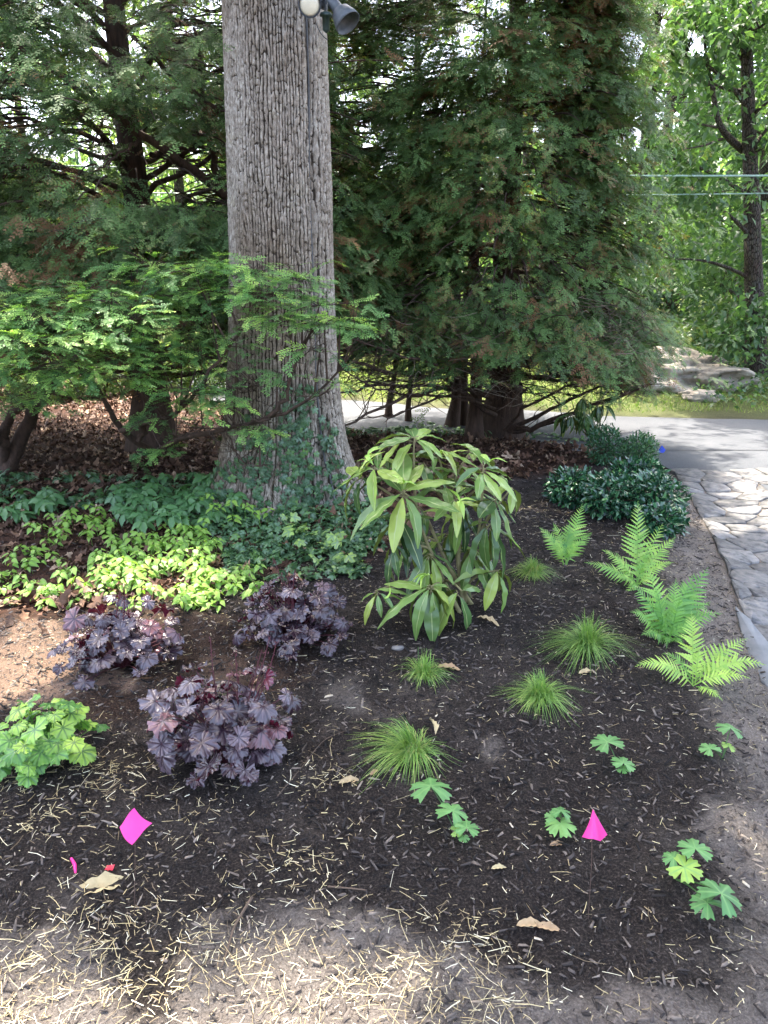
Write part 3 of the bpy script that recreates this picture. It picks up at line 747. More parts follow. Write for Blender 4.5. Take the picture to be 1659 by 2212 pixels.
# ------------------------------------------------------------------ ivy on the trunk and round its foot
IVY = polar_t(lobed([(0, .55, 1.), (1.15, .5, .75), (-1.15, .5, .75), (2.2, .45, .5), (-2.2, .45, .5)], .5, .5), 21, (.5, 1.), .2, .25, .03, 5, (0, 1.15, -1.15), .16)
def oak_surf(th_, z): 
    r_ = oak_r(z) * (1 + math.exp(-max(z, 0) / .33) * (.16 * math.cos(th_ * 3 + .3) + .12 * math.cos(th_ * 5 + 1.7) + .06 * math.cos(th_ * 8)))
    return np.array([OX + r_ * math.cos(th_), OY + r_ * math.sin(th_), z])
iv = MB(); vine = MB(); ivp = []; ivd = []; ivn = []
clim = thing("climbing_ivy", "dark green ivy climbing the lower trunk of the oak", "ivy", (OX, OY, 0))
F0 = -math.pi / 2
for (a0, z0, z1, sp, cnt) in [(.42, 0, .95, .16, 190), (.40, 0, .55, .22, 110), (-.05, .1, .42, .2, 50), (-.55, .15, .42, .25, 60), (-.2, .4, .75, .25, 60), (.25, .55, .85, .2, 40), (.95, 0, .62, .12, 60), (.98, .3, .7, .07, 26), (-.9, 0, .4, .25, 60), (1.2, 0, .22, .25, 50), (.1, .0, .2, .4, 60)]:
    for q in range(3):
        a = F0 + a0 + random.gauss(0, sp * .5); pts = []
        for t in np.linspace(0, 1, 7):
            z = z0 + (z1 - z0) * t; p = oak_surf(a + .06 * math.sin(t * 7 + q), z); n = p - np.array([OX, OY, z]); pts.append(p + n * (.02 / np.linalg.norm(n)))
        vine.tube(pts, .003, 4)
    for q in range(int(cnt * (.6 if z1 > .6 else .45))):
        a = F0 + a0 + random.gauss(0, sp); z = random.uniform(z0, z1) ; p = oak_surf(a, z); n = p - np.array([OX, OY, z]); n[2] = 0; n /= np.linalg.norm(n)
        ivp.append(p + n * random.uniform(.02, .05)); ivn.append(n + RNG.normal(0, .25, 3) + np.array([0, 0, .35]))
        ivd.append(np.array([random.gauss(0, .5), 0, -1]))
inst_multi(iv, [IVY], ivp, ivd, ivn, RNG.uniform(.026, .044, len(ivp)), RNG.random(len(ivp)) ** 1.5 * .93)
iv.build("foliage", M['ivy'], clim); vine.build("vine", M['twig'], clim)
def scatter_px(n, poly, dens=None):
    """random ground points whose footprint falls in a picture polygon"""
    g = np.array([G(a, b)[:2] for a, b in poly]); lo = g.min(0); hi = g.max(0)
    q = RNG.uniform(lo, hi, (n * 6, 2)); px, py = proj(q[:, 0], q[:, 1], np.zeros(len(q)))
    q = q[in_poly(q[:, 0], q[:, 1], [tuple(a) for a in g])]
    if dens is not None: q = q[RNG.random(len(q)) < dens(q[:, 0], q[:, 1])]
    return q[:n]
gi = MB()
def add_cover(mb, T, q, hl, hh, sc, tint, spread=.45, hang=.3):
    K = len(q); z = hz(q[:, 0], q[:, 1])
    pos = np.c_[q, z + RNG.uniform(hl, hh, K)]
    a = RNG.uniform(0, 2 * math.pi, K); d = np.stack([np.cos(a), np.sin(a), np.full(K, -hang)], -1); n = RNG.normal(0, spread, (K, 3)); n[:, 2] += 1
    inst_multi(mb, T, pos, d, n, sc if np.ndim(sc) == 0 else RNG.uniform(*sc, K), tint(K))
cl = lambda x, y: sstep(.30, .55, fbm(x * 3.2, y * 3.2, 61))
q = scatter_px(1900, [(470, 1060), (560, 1120), (700, 1130), (790, 1110), (860, 1150), (830, 1190), (760, 1215), (660, 1210), (520, 1240), (470, 1190), (380, 1110)])
add_cover(gi, [IVY], q, .015, .07, (.022, .042), lambda K: RNG.random(K) ** 1.4 * .9)
q = scatter_px(330, [(480, 1200), (640, 1215), (780, 1200), (800, 1250), (640, 1260), (500, 1260)], cl)
add_cover(gi, [IVY], q, .01, .05, (.022, .04), lambda K: RNG.random(K))
q = scatter_px(420, [(-200, 1020), (280, 1040), (450, 1060), (450, 1110), (250, 1110), (-200, 1090)], lambda x, y: sstep(.45, .6, fbm(x * 2.2, y * 2.2, 63)))
add_cover(gi, [IVY], q, .02, .08, (.03, .055), lambda K: RNG.random(K) ** 1.5 * .9)
q = scatter_px(330, [(650, 930), (930, 905), (1060, 925), (1060, 935), (900, 935), (660, 975)], cl)
add_cover(gi, [IVY], q, .02, .10, (.03, .06), lambda K: .3 + .68 * RNG.random(K))
q = scatter_px(220, [(1000, 905), (1300, 930), (1290, 945), (1000, 930)], cl)
add_cover(gi, [IVY], q, .01, .05, (.03, .05), lambda K: .3 + .68 * RNG.random(K))
q = scatter_px(26, [(610, 1150), (760, 1150), (760, 1240), (640, 1250)], cl)
add_cover(gi, [IVY], q, .06, .10, (.04, .055), lambda K: np.full(K, .97))
o = gi.build("ivy_ground_cover", M['ivy']); tag(o, "low dark green ivy spreading over the ground around the oak's foot", "ground cover", kind='stuff')

# ------------------------------------------------------------------ creeper and lime-green cover
cr = MB(); LF = leaf_t(lambda t: .24 * math.sin(math.pi * t ** .85) ** .9 + .003, 6, .25, .3, .25, .08)
def palmate(mb, c, up, rad, n=5, tint=.5, T=LF, wob=.12):
    a0 = random.uniform(0, 6.28); up = nrm(np.array(up, float))
    x = nrm(np.cross(up, [0.3, 1, 0.1])); y = np.cross(up, x); pos = []; d = []
    for i in range(n):
        a = a0 + (i - (n - 1) / 2) * (5.2 / n); v = x * math.cos(a) + y * math.sin(a); pos.append(c + v * rad * .06); d.append(v - up * .22)
    mb.inst(T, np.array(pos), frames(np.array(d), np.repeat(up[None], n, 0) + RNG.normal(0, wob, (n, 3))), rad * RNG.uniform(.85, 1.1, n), np.full(n, tint) + RNG.normal(0, .08, n))
q = scatter_px(100, [(250, 1085), (420, 1075), (560, 1100), (520, 1150), (440, 1180), (300, 1170), (230, 1130)])
for p in q: palmate(cr, np.array([p[0], p[1], float(hz(*p)) + random.uniform(.08, .17)]), (random.gauss(0, .3), random.gauss(-.3, .25), 1), random.uniform(.07, .10), 5, random.random())
q = scatter_px(26, [(-80, 1095), (130, 1095), (130, 1150), (-80, 1150)])
for p in q: palmate(cr, np.array([p[0], p[1], float(hz(*p)) + random.uniform(.06, .14)]), (random.gauss(0, .3), random.gauss(-.3, .25), 1), random.uniform(.08, .11), 5, random.random() * .5)
o = cr.build("creeper_ground_cover", M['creeper']); tag(o, "mid green five-leaved creeper on the leaf litter left of the oak", "ground cover", kind='stuff')
lm = MB(); OV = [leaf_t(ovate, 6, .22, .25, .1), leaf_t(ovate, 6, .12, .45, .15)]
lst = MB()
def lime_patch(n, poly, h0, h1):
    q = scatter_px(n, poly, lambda x, y: sstep(.28, .46, fbm(x * 2.6 + 4, y * 2.6, 71)))
    for p in q:
        z = float(hz(*p)); h = random.uniform(h0, h1); top = np.array([p[0] + random.gauss(0, .02), p[1] - .02 + random.gauss(0, .02), z + h])
        lst.tube(bez([p[0], p[1], z - .01], [p[0], p[1], z + h * .6], top, 4), .0018, 3)
        a0 = random.uniform(0, 6.28)
        for lev, nn_, sc in ((0, 3, .048), (-.025, 2, .042)):
            if h + lev < .02: continue
            for i in range(nn_):
                a = a0 + i * 6.28 / nn_ + lev * 40; d = np.array([math.cos(a), math.sin(a), random.uniform(-.45, -.05)])
                n = np.array([-d[0] * .1 + random.gauss(0, .2), -.25 + random.gauss(0, .2), 1])
                yield top + np.array([0, 0, lev]) + d * .008, d, n, sc * random.uniform(.75, 1.25)
L = list(lime_patch(210, [(190, 1250), (260, 1180), (400, 1150), (470, 1190), (480, 1260), (450, 1330), (330, 1300), (200, 1300)], .04, .115))
L += list(lime_patch(70, [(-90, 1220), (110, 1200), (220, 1260), (380, 1290), (400, 1320), (180, 1320), (-90, 1310)], .03, .08))
L += list(lime_patch(34, [(70, 1150), (220, 1120), (260, 1160), (200, 1200), (80, 1190)], .05, .12))
L += list(lime_patch(16, [(390, 1290), (470, 1300), (460, 1335), (400, 1340)], .04, .09))
L += list(lime_patch(20, [(500, 1235), (560, 1235), (555, 1310), (505, 1300)], .04, .09))
L += list(lime_patch(12, [(410, 1120), (600, 1130), (570, 1190), (440, 1180)], .12, .2))
A = [np.array([l[i] for l in L]) for i in range(4)]
inst_multi(lm, OV, A[0], A[1], A[2], A[3])
o = lm.build("lime_ground_cover", M['lime']); tag(o, "bright yellow-green leafy ground cover behind the left purple plant", "ground cover", kind='stuff')
st = lst.build("stem", M['sedge'], o)

# ------------------------------------------------------------------ electric gear on the oak
fx_c = P(706, 12, 5.18); fl = thing("floodlight", "black twin floodlight with motion sensor fixed high on the oak trunk", "floodlight", fx_c)
def lathe(mb, prof, c, ax, up=(0, 0, 1), n=24, tint=.5):
    ax = nrm(np.array(ax, float)); x = nrm(np.cross(ax, np.array(up, float))); y = np.cross(ax, x); a = np.arange(n) * 2 * math.pi / n
    V = []; 
    for d, r_ in prof: V.append(np.array(c) + ax * d + r_ * (x[None] * np.cos(a)[:, None] + y[None] * np.sin(a)[:, None]))
    m_ = len(prof); V = np.concatenate(V); i = np.arange(m_ - 1)[:, None] * n; j = np.arange(n)[None]; k = (j + 1) % n
    fs = [np.stack([i + j, i + k, i + n + k, i + n + j], -1).reshape(-1, 4)]
    if prof[0][1] > 1e-4: fs.append(np.arange(n)[::-1][None])
    if prof[-1][1] > 1e-4: fs.append(((m_ - 1) * n + np.arange(n))[None])
    mb.add(V, fs, tint=tint)
c1 = P(669, 10, 4.98); ax1 = nrm(np.array([0.06, -1, -.22]))
h1 = MB(); lathe(h1, [(-.17, .022), (-.15, .03), (-.10, .034), (-.085, .052), (-.02, .064), (.012, .066), (.012, .061), (-.004, .058)], c1, ax1)
lh = h1.build("lamp_head", M['black_metal'], fl); le = MB()
lathe(le, [(-.006, .0575), (0.0, .056), (.006, .045), (.009, .03), (.0105, .012), (.011, .0)], c1, ax1)
le.build("lens", M['lens'], lh)
c2 = P(742, 36, 5.05); ax2 = nrm(np.array([.55, -.28, -.75]))
h2 = MB(); lathe(h2, [(-.16, .025), (-.13, .028), (-.06, .032), (-.045, .038), (-.03, .058), (.03, .076), (.05, .078), (.05, .073), (.02, .066), (-.02, .05), (-.03, .0)], c2, ax2)
h2.build("lamp_head", M['grey_metal'], fl)
c3 = P(704, 40, 5.1); sm = MB(); lathe(sm, [(.035, .012), (.03, .03), (.018, .037), (.010, .036), (.008, .022), (-.055, .021), (-.062, .018), (-.075, .0)], c3, (0, -.12, 1))
sm.build("motion_sensor", M['green_plastic'], fl)
bk = MB(); jb = P(705, -8, 5.24); lathe(bk, [(0, .055), (.05, .055), (.055, .05)], jb + np.array([-.01, .06, 0]), (0, -1, 0))
bk.tube([jb, (jb + c1 + np.array([0, .17, .04])) / 2, c1 - ax1 * .16], .011, 8); bk.tube([jb, jb + (c2 - ax2 * .15 - jb) * .5 + np.array([0, 0, .01]), c2 - ax2 * .15], .011, 8); bk.tube([jb, (jb + c3) / 2, c3 + np.array([0, 0, .03])], .010, 8)
bk.build("bracket", M['black_metal'], fl)
cb = MB(); cb.tube(bez(P(683, 50, 5.12), P(690, 75, 5.05), P(708, 86, 5.1), 8), .003, 5); cb.build("lead_wire", M['cable'], fl)
cable = MB(); pts = []
for z in np.linspace(3.25, .12, 40):
    a = ga + .0 + .02 * math.sin(z * 5); r_ = float(oak_r(z)) * (1 - .0) + .012 - .03 * (z > .5) + .06 * math.exp(-z / .3) * 0
    p = oak_surf(a, z); n = p - np.array([OX, OY, z]); n /= np.linalg.norm(n); pts.append(p + np.array([.012 * z, .01 * z, 0]) + n * (-.012 if z > .3 else .02))
cable.tube(pts, .008, 6); o = cable.build("electric_cable", M['cable']); tag(o, "thin grey electric cable running down the groove in the oak bark", "cable")

# ------------------------------------------------------------------ yews
def yew(name, label, base, H, R_of, n_prim, sprays_per, z_lo, seed, trunk_r, lean=(0, 0), shade=0.0, tint0=0., dead=0, front=None, sec=7, keep=None, group=None, shell=0, rise=(.15, .45)):
    rr = np.random.default_rng(seed); root = thing(name, label, "tree", base, group); b = np.array(base, float)
    wood = MB(); fol = MB(); tw = MB()
    n = 12; zs = np.linspace(-.05, H, n)
    ax = np.stack([b[0] + lean[0] * zs + rr.normal(0, .03, n), b[1] + lean[1] * zs + rr.normal(0, .03, n), b[2] + zs], -1)
    rad = trunk_r * (1 - zs / H * .9) * (1 + .5 * np.exp(-zs / .15)); wood.tube(ax, rad, 12)
    trk = wood.build("trunk", M['yew_bark'], root)
    br = MB(); sp = []; sd = []; sn = []
    for i in range(n_prim):
        u_ = (i + rr.random()) / n_prim; z0 = z_lo * .6 + (H - z_lo) * u_ ** 1.15
        a = i * 2.39996 + rr.normal(0, .3) if front is None or rr.random() > front[1] else rr.normal(front[0], .9)
        p0 = np.array([np.interp(z0, zs, ax[:, 0]), np.interp(z0, zs, ax[:, 1]), b[2] + z0])
        L_ = R_of(max(z0, z_lo), a) * rr.uniform(.72, 1.06); d = np.array([math.cos(a), math.sin(a), 0])
        rise_ = rr.uniform(*rise); t = np.linspace(0, 1, 9)[:, None]
        c = p0 + d * L_ * t + np.array([0, 0, 1.]) * (rise_ * t - (rise_ * (.5 if rise[1] > .6 else 1) + rr.uniform(.05, .35)) * t ** 2.2) * L_ * .55
        c[:, 2] = np.maximum(c[:, 2], b[2] + z_lo * .85); c[1:-1] += rr.normal(0, .03, (7, 3))
        br.tube(c, np.linspace(.032, .006, 9) * (trunk_r / .18) ** .5, 5)
        for k in range(sec):
            tt_ = .28 + .72 * (k + rr.random()) / sec; q = c[min(8, int(tt_ * 8))] + (c[min(8, int(tt_ * 8) + 1)] - c[min(8, int(tt_ * 8))]) * (tt_ * 8 % 1)
            sgn = 1 if k % 2 else -1; sa = a + sgn * rr.uniform(.35, 1.1); l2 = L_ * rr.uniform(.14, .34)
            e = q + np.array([math.cos(sa), math.sin(sa), rr.uniform(-.35, .12)]) * l2; cc = bez(q, (q + e) / 2 + np.array([0, 0, .05]), e, 5)
            br.tube(cc, np.linspace(.008, .003, 5), 3)
            for m_ in range(int(sprays_per * 1.3)):
                w_ = .2 + .8 * (m_ + rr.random()) / sprays_per; g = cc[min(4, int(w_ * 4))] + rr.normal(0, .05, 3) * np.array([1, 1, .6])
                ds = np.array([math.cos(sa + rr.normal(0, .6)), math.sin(sa + rr.normal(0, .6)), rr.uniform(-.75, .05)])
                sp.append(g); sd.append(ds); sn.append(np.array([0, 0, 1.]) + rr.normal(0, .35, 3) + .25 * d)
    for i in range(shell):
        z0 = z_lo + (min(H, 4.9) - z_lo) * rr.random() ** 1.1; a = rr.normal(-math.pi / 2, 1.1); Rr = R_of(z0, a) * rr.uniform(.62, 1.05); tilt = rr.uniform(.25, .8)
        cx_ = np.interp(z0, zs, ax[:, 0]) + math.cos(a) * Rr; cy_ = np.interp(z0, zs, ax[:, 1]) + math.sin(a) * Rr; k_ = rr.integers(18, 40) if fbm(np.array([a * 2.2]), np.array([z0 * 1.7]), seed + 3, 3)[0] > .42 else 3; wd_ = rr.uniform(.14, .32)
        q0 = np.array([cx_, cy_, b[2] + z0 + .0]); ins = np.array([math.cos(a), math.sin(a), -.3]) * .55
        br.tube(bez(q0 - ins, q0 - ins * .4 + np.array([0, 0, .06]), q0, 5), np.linspace(.010, .004, 5), 4)
        for m_ in range(k_):
            g = rr.normal(0, 1, 2) * wd_; p_ = q0 + np.array([g[0] * -math.sin(a) + g[1] * math.cos(a), g[0] * math.cos(a) + g[1] * math.sin(a), -tilt * abs(g[1]) * (1 if g[1] > 0 else -.3) - .25 * g[0] ** 2 / .3 + rr.normal(0, .04)])
            sa = a + rr.normal(0, .7); sp.append(p_); sd.append([math.cos(sa), math.sin(sa), rr.uniform(-.9, -.05)]); sn.append(np.array([0, 0, 1.]) + rr.normal(0, .3, 3) + .5 * np.array([math.cos(a), math.sin(a), 0]))
    sp = np.array(sp); sd = np.array(sd); sn = np.array(sn)
    if keep is not None: k_ = keep(sp); sp, sd, sn = sp[k_], sd[k_], sn[k_]
    ti = np.clip(rr.random(len(sp)) * .8 + tint0, 0, .86); brn = fbm(sp[:, 0] * 2.3, sp[:, 2] * 2.3 + sp[:, 1], seed, 3) + rr.normal(0, .06, len(sp)) > .74; ti[brn] = 1
    inst_multi(fol, SPRAY_FAR, sp, sd, sn, rr.uniform(.75, 1.3, len(sp)), ti)
    br.build("branch", M['yew_bark'], root); fol.build("crown", M['yew_dark'], root)
    return root, ax
def R1(z, a): return float(np.interp(z, [0, .7, 1.2, 2.2, 3.5, 5, 7.5], [1.6, 2.05, 2.1, 2.05, 1.95, 1.7, .4])) * (1 - (.24 + .065 * z) * max(0, math.cos(a)) + .05 * max(0, -math.cos(a)))
yb = GZ(1080, 945)
SPOTS = [(50, 225, 38, 45), (215, 275, 40, 34), (165, 345, 40, 30), (245, 60, 30, 24), (285, 98, 26, 20), (455, 140, 22, 40), (395, 45, 26, 26), (95, 60, 28, 20), (10, 110, 26, 30), (350, 130, 20, 16), (130, 110, 18, 14), (310, 40, 20, 22), (80, 330, 24, 18), (735, 110, 24, 30), (795, 285, 34, 30), (822, 160, 20, 18), (760, 60, 20, 22), (905, 120, 18, 14), (850, 330, 14, 12), (990, 250, 14, 12), (720, 380, 14, 20), (1010, 60, 20, 16)]
def spot_mask(p, f=1.0):
    px, py = proj(p[:, 0], p[:, 1], p[:, 2]); m = np.zeros(len(p), bool); w_ = (fbm(px * .03, py * .03, 141, 3) - .5) * 1.6
    for a, b_, rx, ry in SPOTS: m |= (((px - a) / (rx * f)) ** 2 + ((py - b_) / (ry * f)) ** 2 + w_) < 1
    return m
def keep_y1(p):
    px, py = proj(p[:, 0], p[:, 1], p[:, 2]); lim = np.interp(px, [600, 700, 900, 1100, 1280, 1380, 1440], [640, 700, 700, 720, 800, 810, 800])
    return ~((px > 1395) & (py > 845)) & ~(spot_mask(p) & (RNG.random(len(p)) < .93)) & ~((p[:, 2] < .85 + .35 * vnoise(p[:, 0] * 3, p[:, 1] * 3, 5)) & (p[:, 0] < 1.9) & (RNG.random(len(p)) < .80)) & ~((p[:, 2] < .8) & (RNG.random(len(p)) < .8))
yew1, ax1_ = yew("yew_tree", "large dark yew with drooping skirt right of the oak", yb, 7.4, R1, 120, 7, .85, 11, .19, (0.0, 0.0), front=(-math.pi / 2, .35), sec=8, keep=keep_y1, shell=1000, tint0=.10)
# dead twig tangle below the skirt, part of the big yew
tg = MB(); rr = np.random.default_rng(5)
for k in range(2600):
    px, py = rr.uniform(720, 1400), rr.uniform(640, 850)
    if rr.random() > np.interp(py, [640, 700, 760, 850], [.25, .9, 1, .8]): continue
    p = P(px, py, rr.uniform(6.9, 8.2)); a = rr.uniform(0, 6.28)
    e = p + np.array([math.cos(a) * rr.uniform(.1, .4), math.sin(a) * .2, rr.uniform(-.18, .12)])
    m_ = (p + e) / 2 + rr.normal(0, .06, 3); tg.tube(bez(p, m_, e, 5), np.linspace(rr.uniform(.002, .0045), .0014, 5), 3, rr.random() ** 1.6)
tag(tg.build("twig_tangle", M['twig'], yew1), kind='stuff')
lb = MB()
for (pts, r0) in [([(1095, 930, 8.4), (1150, 925, 8.1), (1230, 890, 7.8), (1320, 862, 7.6), (1400, 835, 7.5)], .035), ([(1100, 925, 8.3), (1180, 890, 8.0), (1260, 850, 7.7), (1330, 820, 7.5)], .028),
                  ([(1070, 900, 8.3), (980, 835, 7.8), (860, 860, 7.2), (735, 925, 6.8)], .03), ([(1060, 860, 8.3), (950, 815, 7.7), (820, 800, 7.1), (715, 760, 6.9)], .03),
                  ([(1060, 850, 8.3), (930, 830, 7.7), (800, 835, 7.1), (705, 850, 6.7)], .025), ([(1070, 880, 8.2), (960, 850, 7.6), (860, 895, 7.2), (790, 905, 7.0)], .016),
                  ([(1110, 935, 8.3), (1190, 915, 8.0), (1290, 870, 7.7), (1350, 850, 7.6)], .018), ([(1070, 845, 8.2), (1000, 800, 7.5), (880, 775, 7.0), (760, 730, 6.7)], .022),
                  ([(1090, 930, 8.3), (1130, 880, 7.9), (1220, 835, 7.6), (1290, 815, 7.4)], .02), ([(1060, 870, 8.2), (930, 850, 7.5), (820, 845, 7.0), (740, 800, 6.7)], .018)]:
    c = np.array([P(*q) for q in pts]); t = np.linspace(0, len(c) - 1, 14); cc = np.stack([np.interp(t, np.arange(len(c)), c[:, k]) for k in range(3)], -1); cc += rr.normal(0, .012, cc.shape); lb.tube(cc, np.linspace(r0, r0 * .3, 14), 6)
    for q in range(14):
        p = cc[rr.integers(3, 14)]; e = p + rr.normal(0, .16, 3) + np.array([0, -.05, .06]); lb.tube(bez(p, (p + e) / 2 + rr.normal(0, .04, 3), e, 4), np.linspace(.006, .002, 4), 3)
lb.build("low_branch", M['yew_bark'], yew1)
# slender companions
def slim(px, py, r0, H, lab, lean=(0, 0), dz=0):
    b = GZ(px, py)
    return yew("slender_yew", lab, b, H, lambda z, a: .9, 14, 4, 1.5, int(px), r0, lean, sec=4, group="slender yews by the road")
slim(985, 925, .065, 4.5, "slender yew trunk leaning slightly left, first left of the thick yew's group", (-.03, 0))
slim(1001, 923, .05, 4.5, "slender yew trunk second from left among the close yew trunks", (.02, 0))
slim(1018, 948, .075, 4.5, "dark upright yew trunk with a pale line, just left of the thick yew", (0, 0))
slim(882, 915, .035, 3.0, "thin dark sapling trunk between oak and slender yew trunks", (.02, 0))
slim(842, 905, .04, 3.0, "thin leaning sapling trunk close right of the oak", (.12, 0))
def R2(z, a): return float(np.interp(z, [0, .9, 1.6, 3, 4.5, 6, 8], [1.8, 2.2, 2.35, 2.35, 2.1, 1.5, .4]))
sky_gap = [[(150, 300), (230, 260), (250, 330), (300, 400), (340, 420), (470, 420), (465, 380), (300, 250), (220, 230)], [(270, 330), (460, 300), (465, 430), (300, 440)], [(20, 200), (100, 210), (90, 280), (30, 280)], [(180, 60), (320, 30), (330, 110), (200, 120)]]
def keep_left(p):
    px, py = proj(p[:, 0], p[:, 1], p[:, 2]); m = np.ones(len(p), bool)
    for g in sky_gap: m &= ~(in_poly(px, py, g) & (RNG.random(len(p)) < .93))
    m &= ~(spot_mask(p, 1.15) & (RNG.random(len(p)) < .94))
    m &= ~((py < 440) & (fbm(p[:, 0] * 1.6, p[:, 2] * 1.6, 77) > .52) & (RNG.random(len(p)) < .8)); m &= ~((p[:, 2] < 1.1) & (RNG.random(len(p)) < .85))
    return m
yl = GZ(330, 965); yewL, _ = yew("yew_tree", "dark shaggy yew standing behind the oak on its left", yl, 8.0, R2, 105, 7, .9, 21, .17, (0, 0), sec=8, keep=keep_left, front=(-math.pi / 2, .25), shell=760, rise=(.5, 1.3))
yl2 = np.array([-5.2, 8.6, 0.]); yew("yew_tree", "dark yew at the far left edge behind the pale yew shrub", yl2, 8.0, R2, 90, 7, .9, 22, .17, (0, 0), sec=8, keep=keep_left, shell=680, rise=(.5, 1.3))
yl3 = np.array([-1.0, 9.0, 0.]); yew("yew_tree", "dark yew half hidden directly behind the oak trunk", yl3, 6.5, lambda z, a: R2(z, a) * .75, 60, 6, 1.2, 23, .12, (0, 0), sec=7, keep=keep_left, shell=420, rise=(.4, 1.))
lb = MB()
for pts, r0 in [([(540, 470, 7.6), (470, 405, 7.0), (390, 352, 6.6), (310, 300, 6.3), (220, 235, 6.0), (110, 150, 5.8), (20, 90, 5.7)], .045), ([(530, 460, 7.6), (475, 395, 7.1), (452, 300, 6.9), (440, 180, 6.8), (420, 60, 6.7)], .04), ([(470, 240, 7.0), (400, 190, 6.7), (300, 90, 6.4), (220, 10, 6.2)], .03), ([(320, 330, 6.6), (380, 325, 6.8), (440, 318, 7.0), (500, 330, 7.3)], .022), ([(310, 300, 6.3), (260, 330, 6.1), (200, 370, 5.9)], .014)]:
    c = np.array([P(*q) for q in pts]); t = np.linspace(0, len(c) - 1, 16); cc = np.stack([np.interp(t, np.arange(len(c)), c[:, k]) for k in range(3)], -1); cc += RNG.normal(0, .012, cc.shape); lb.tube(cc, np.linspace(r0, r0 * .3, 16), 7)
lb.build("limb", M['yew_bark'], yewL)
# pale yew shrub in front
sh_b = GZ(15, 1022); shrub = thing("yew_shrub", "light green yew shrub with tiered branches at the left in front of the oak", "shrub", sh_b)
sw = MB(); sf = MB()
def poly3(pts, n=16, jit=.008):
    c = np.array([P(*q) for q in pts]); t = np.linspace(0, len(c) - 1, n); cc = np.stack([np.interp(t, np.arange(len(c)), c[:, k]) for k in range(3)], -1)
    for _ in range(2): cc[1:-1] = (cc[:-2] + cc[1:-1] * 2 + cc[2:]) / 4
    cc[1:-1] += RNG.normal(0, jit, cc[1:-1].shape); return cc
hubs = []
for pts, r0, r1 in [([(15, 1020, sh_b[1]), (45, 950, 6.5), (75, 890, 6.3), (95, 850, 6.1), (140, 790, 5.6), (200, 730, 5.2)], .075, .015), ([(12, 1010, sh_b[1]), (5, 920, 6.3), (40, 880, 6.0), (90, 845, 5.6), (120, 800, 5.2)], .05, .012),
                    ([(10, 960, 6.4), (-60, 900, 6.0), (-100, 800, 5.4)], .05, .02),
                    ([(330, 975, 5.9), (300, 955, 5.75), (255, 925, 5.6), (238, 880, 5.5), (210, 840, 5.4), (150, 780, 5.1), (100, 740, 4.9)], .03, .008), ([(300, 952, 5.7), (312, 920, 5.6), (322, 890, 5.5), (300, 820, 5.3), (260, 760, 5.0), (250, 690, 4.9)], .022, .007),
                    ([(262, 930, 5.6), (330, 905, 5.4), (380, 900, 5.3), (420, 850, 5.1), (470, 780, 5.0), (540, 690, 4.9)], .022, .007), ([(335, 975, 5.85), (400, 935, 5.4), (520, 928, 5.1), (580, 900, 4.95), (640, 885, 4.9), (690, 850, 4.8), (760, 760, 4.6)], .02, .006),
                    ([(580, 900, 4.95), (620, 860, 4.9), (625, 820, 4.9), (650, 760, 4.85), (690, 700, 4.7)], .016, .006), ([(255, 800, 5.3), (200, 760, 5.0), (140, 700, 4.8)], .012, .005),
                    ([(430, 850, 5.1), (520, 840, 5.0), (560, 830, 5.0)], .012, .004), ([(585, 905, 4.95), (490, 920, 5.0), (380, 940, 5.1)], .008, .003), ([(480, 905, 5.1), (500, 960, 5.0), (520, 1000, 4.95), (580, 1010, 4.9)], .007, .003)]:
    c = poly3(pts); sw.tube(c, np.linspace(r0, r1, len(c)), 7); hubs += list(c[5:])
hubs = np.array(hubs)
CL = [(40, 640, 120, 22, 5.0, 34), (150, 650, 90, 22, 4.95, 26), (60, 690, 130, 26, 4.7, 44), (190, 625, 60, 18, 5.0, 18), (240, 650, 60, 22, 4.8, 20), (330, 575, 70, 20, 5.1, 26), (420, 590, 90, 24, 5.0, 36), (470, 572, 60, 14, 4.95, 22), (450, 630, 60, 20, 5.0, 22), (540, 590, 70, 22, 4.9, 30), (570, 640, 80, 28, 4.8, 40),
      (650, 600, 70, 20, 4.85, 22), (690, 660, 50, 16, 4.7, 18), (620, 690, 70, 20, 4.7, 26), (700, 700, 50, 14, 4.6, 18), (770, 710, 30, 10, 4.5, 8), (735, 690, 40, 12, 4.55, 10), (110, 740, 120, 28, 4.6, 44), (30, 740, 80, 30, 4.5, 30), (220, 735, 80, 30, 4.75, 34), (290, 690, 60, 24, 4.8, 24), (250, 770, 60, 22, 4.9, 22),
      (60, 800, 90, 24, 4.6, 30), (170, 800, 90, 22, 4.7, 30), (280, 815, 60, 20, 5.0, 20), (430, 845, 60, 16, 4.95, 24), (460, 870, 50, 14, 4.9, 18), (380, 870, 40, 14, 5.05, 12), (340, 900, 30, 12, 5.1, 9), (560, 930, 40, 8, 4.9, 10), (350, 970, 24, 10, 5.3, 8), (390, 720, 60, 24, 5.2, 20), (430, 770, 50, 20, 5.2, 14),
      (340, 760, 60, 24, 5.1, 20), (510, 800, 40, 14, 5.0, 8), (600, 810, 30, 14, 4.9, 6), (690, 760, 30, 14, 4.7, 6), (720, 830, 24, 10, 4.7, 4), (510, 740, 40, 16, 4.95, 8), (330, 640, 60, 20, 5.1, 18), (-60, 680, 90, 40, 4.7, 40), (-60, 780, 90, 40, 4.6, 30), (110, 850, 50, 14, 5.0, 10), (20, 860, 40, 14, 4.9, 8)]
sp = []; sd = []; sn = []; tn = []
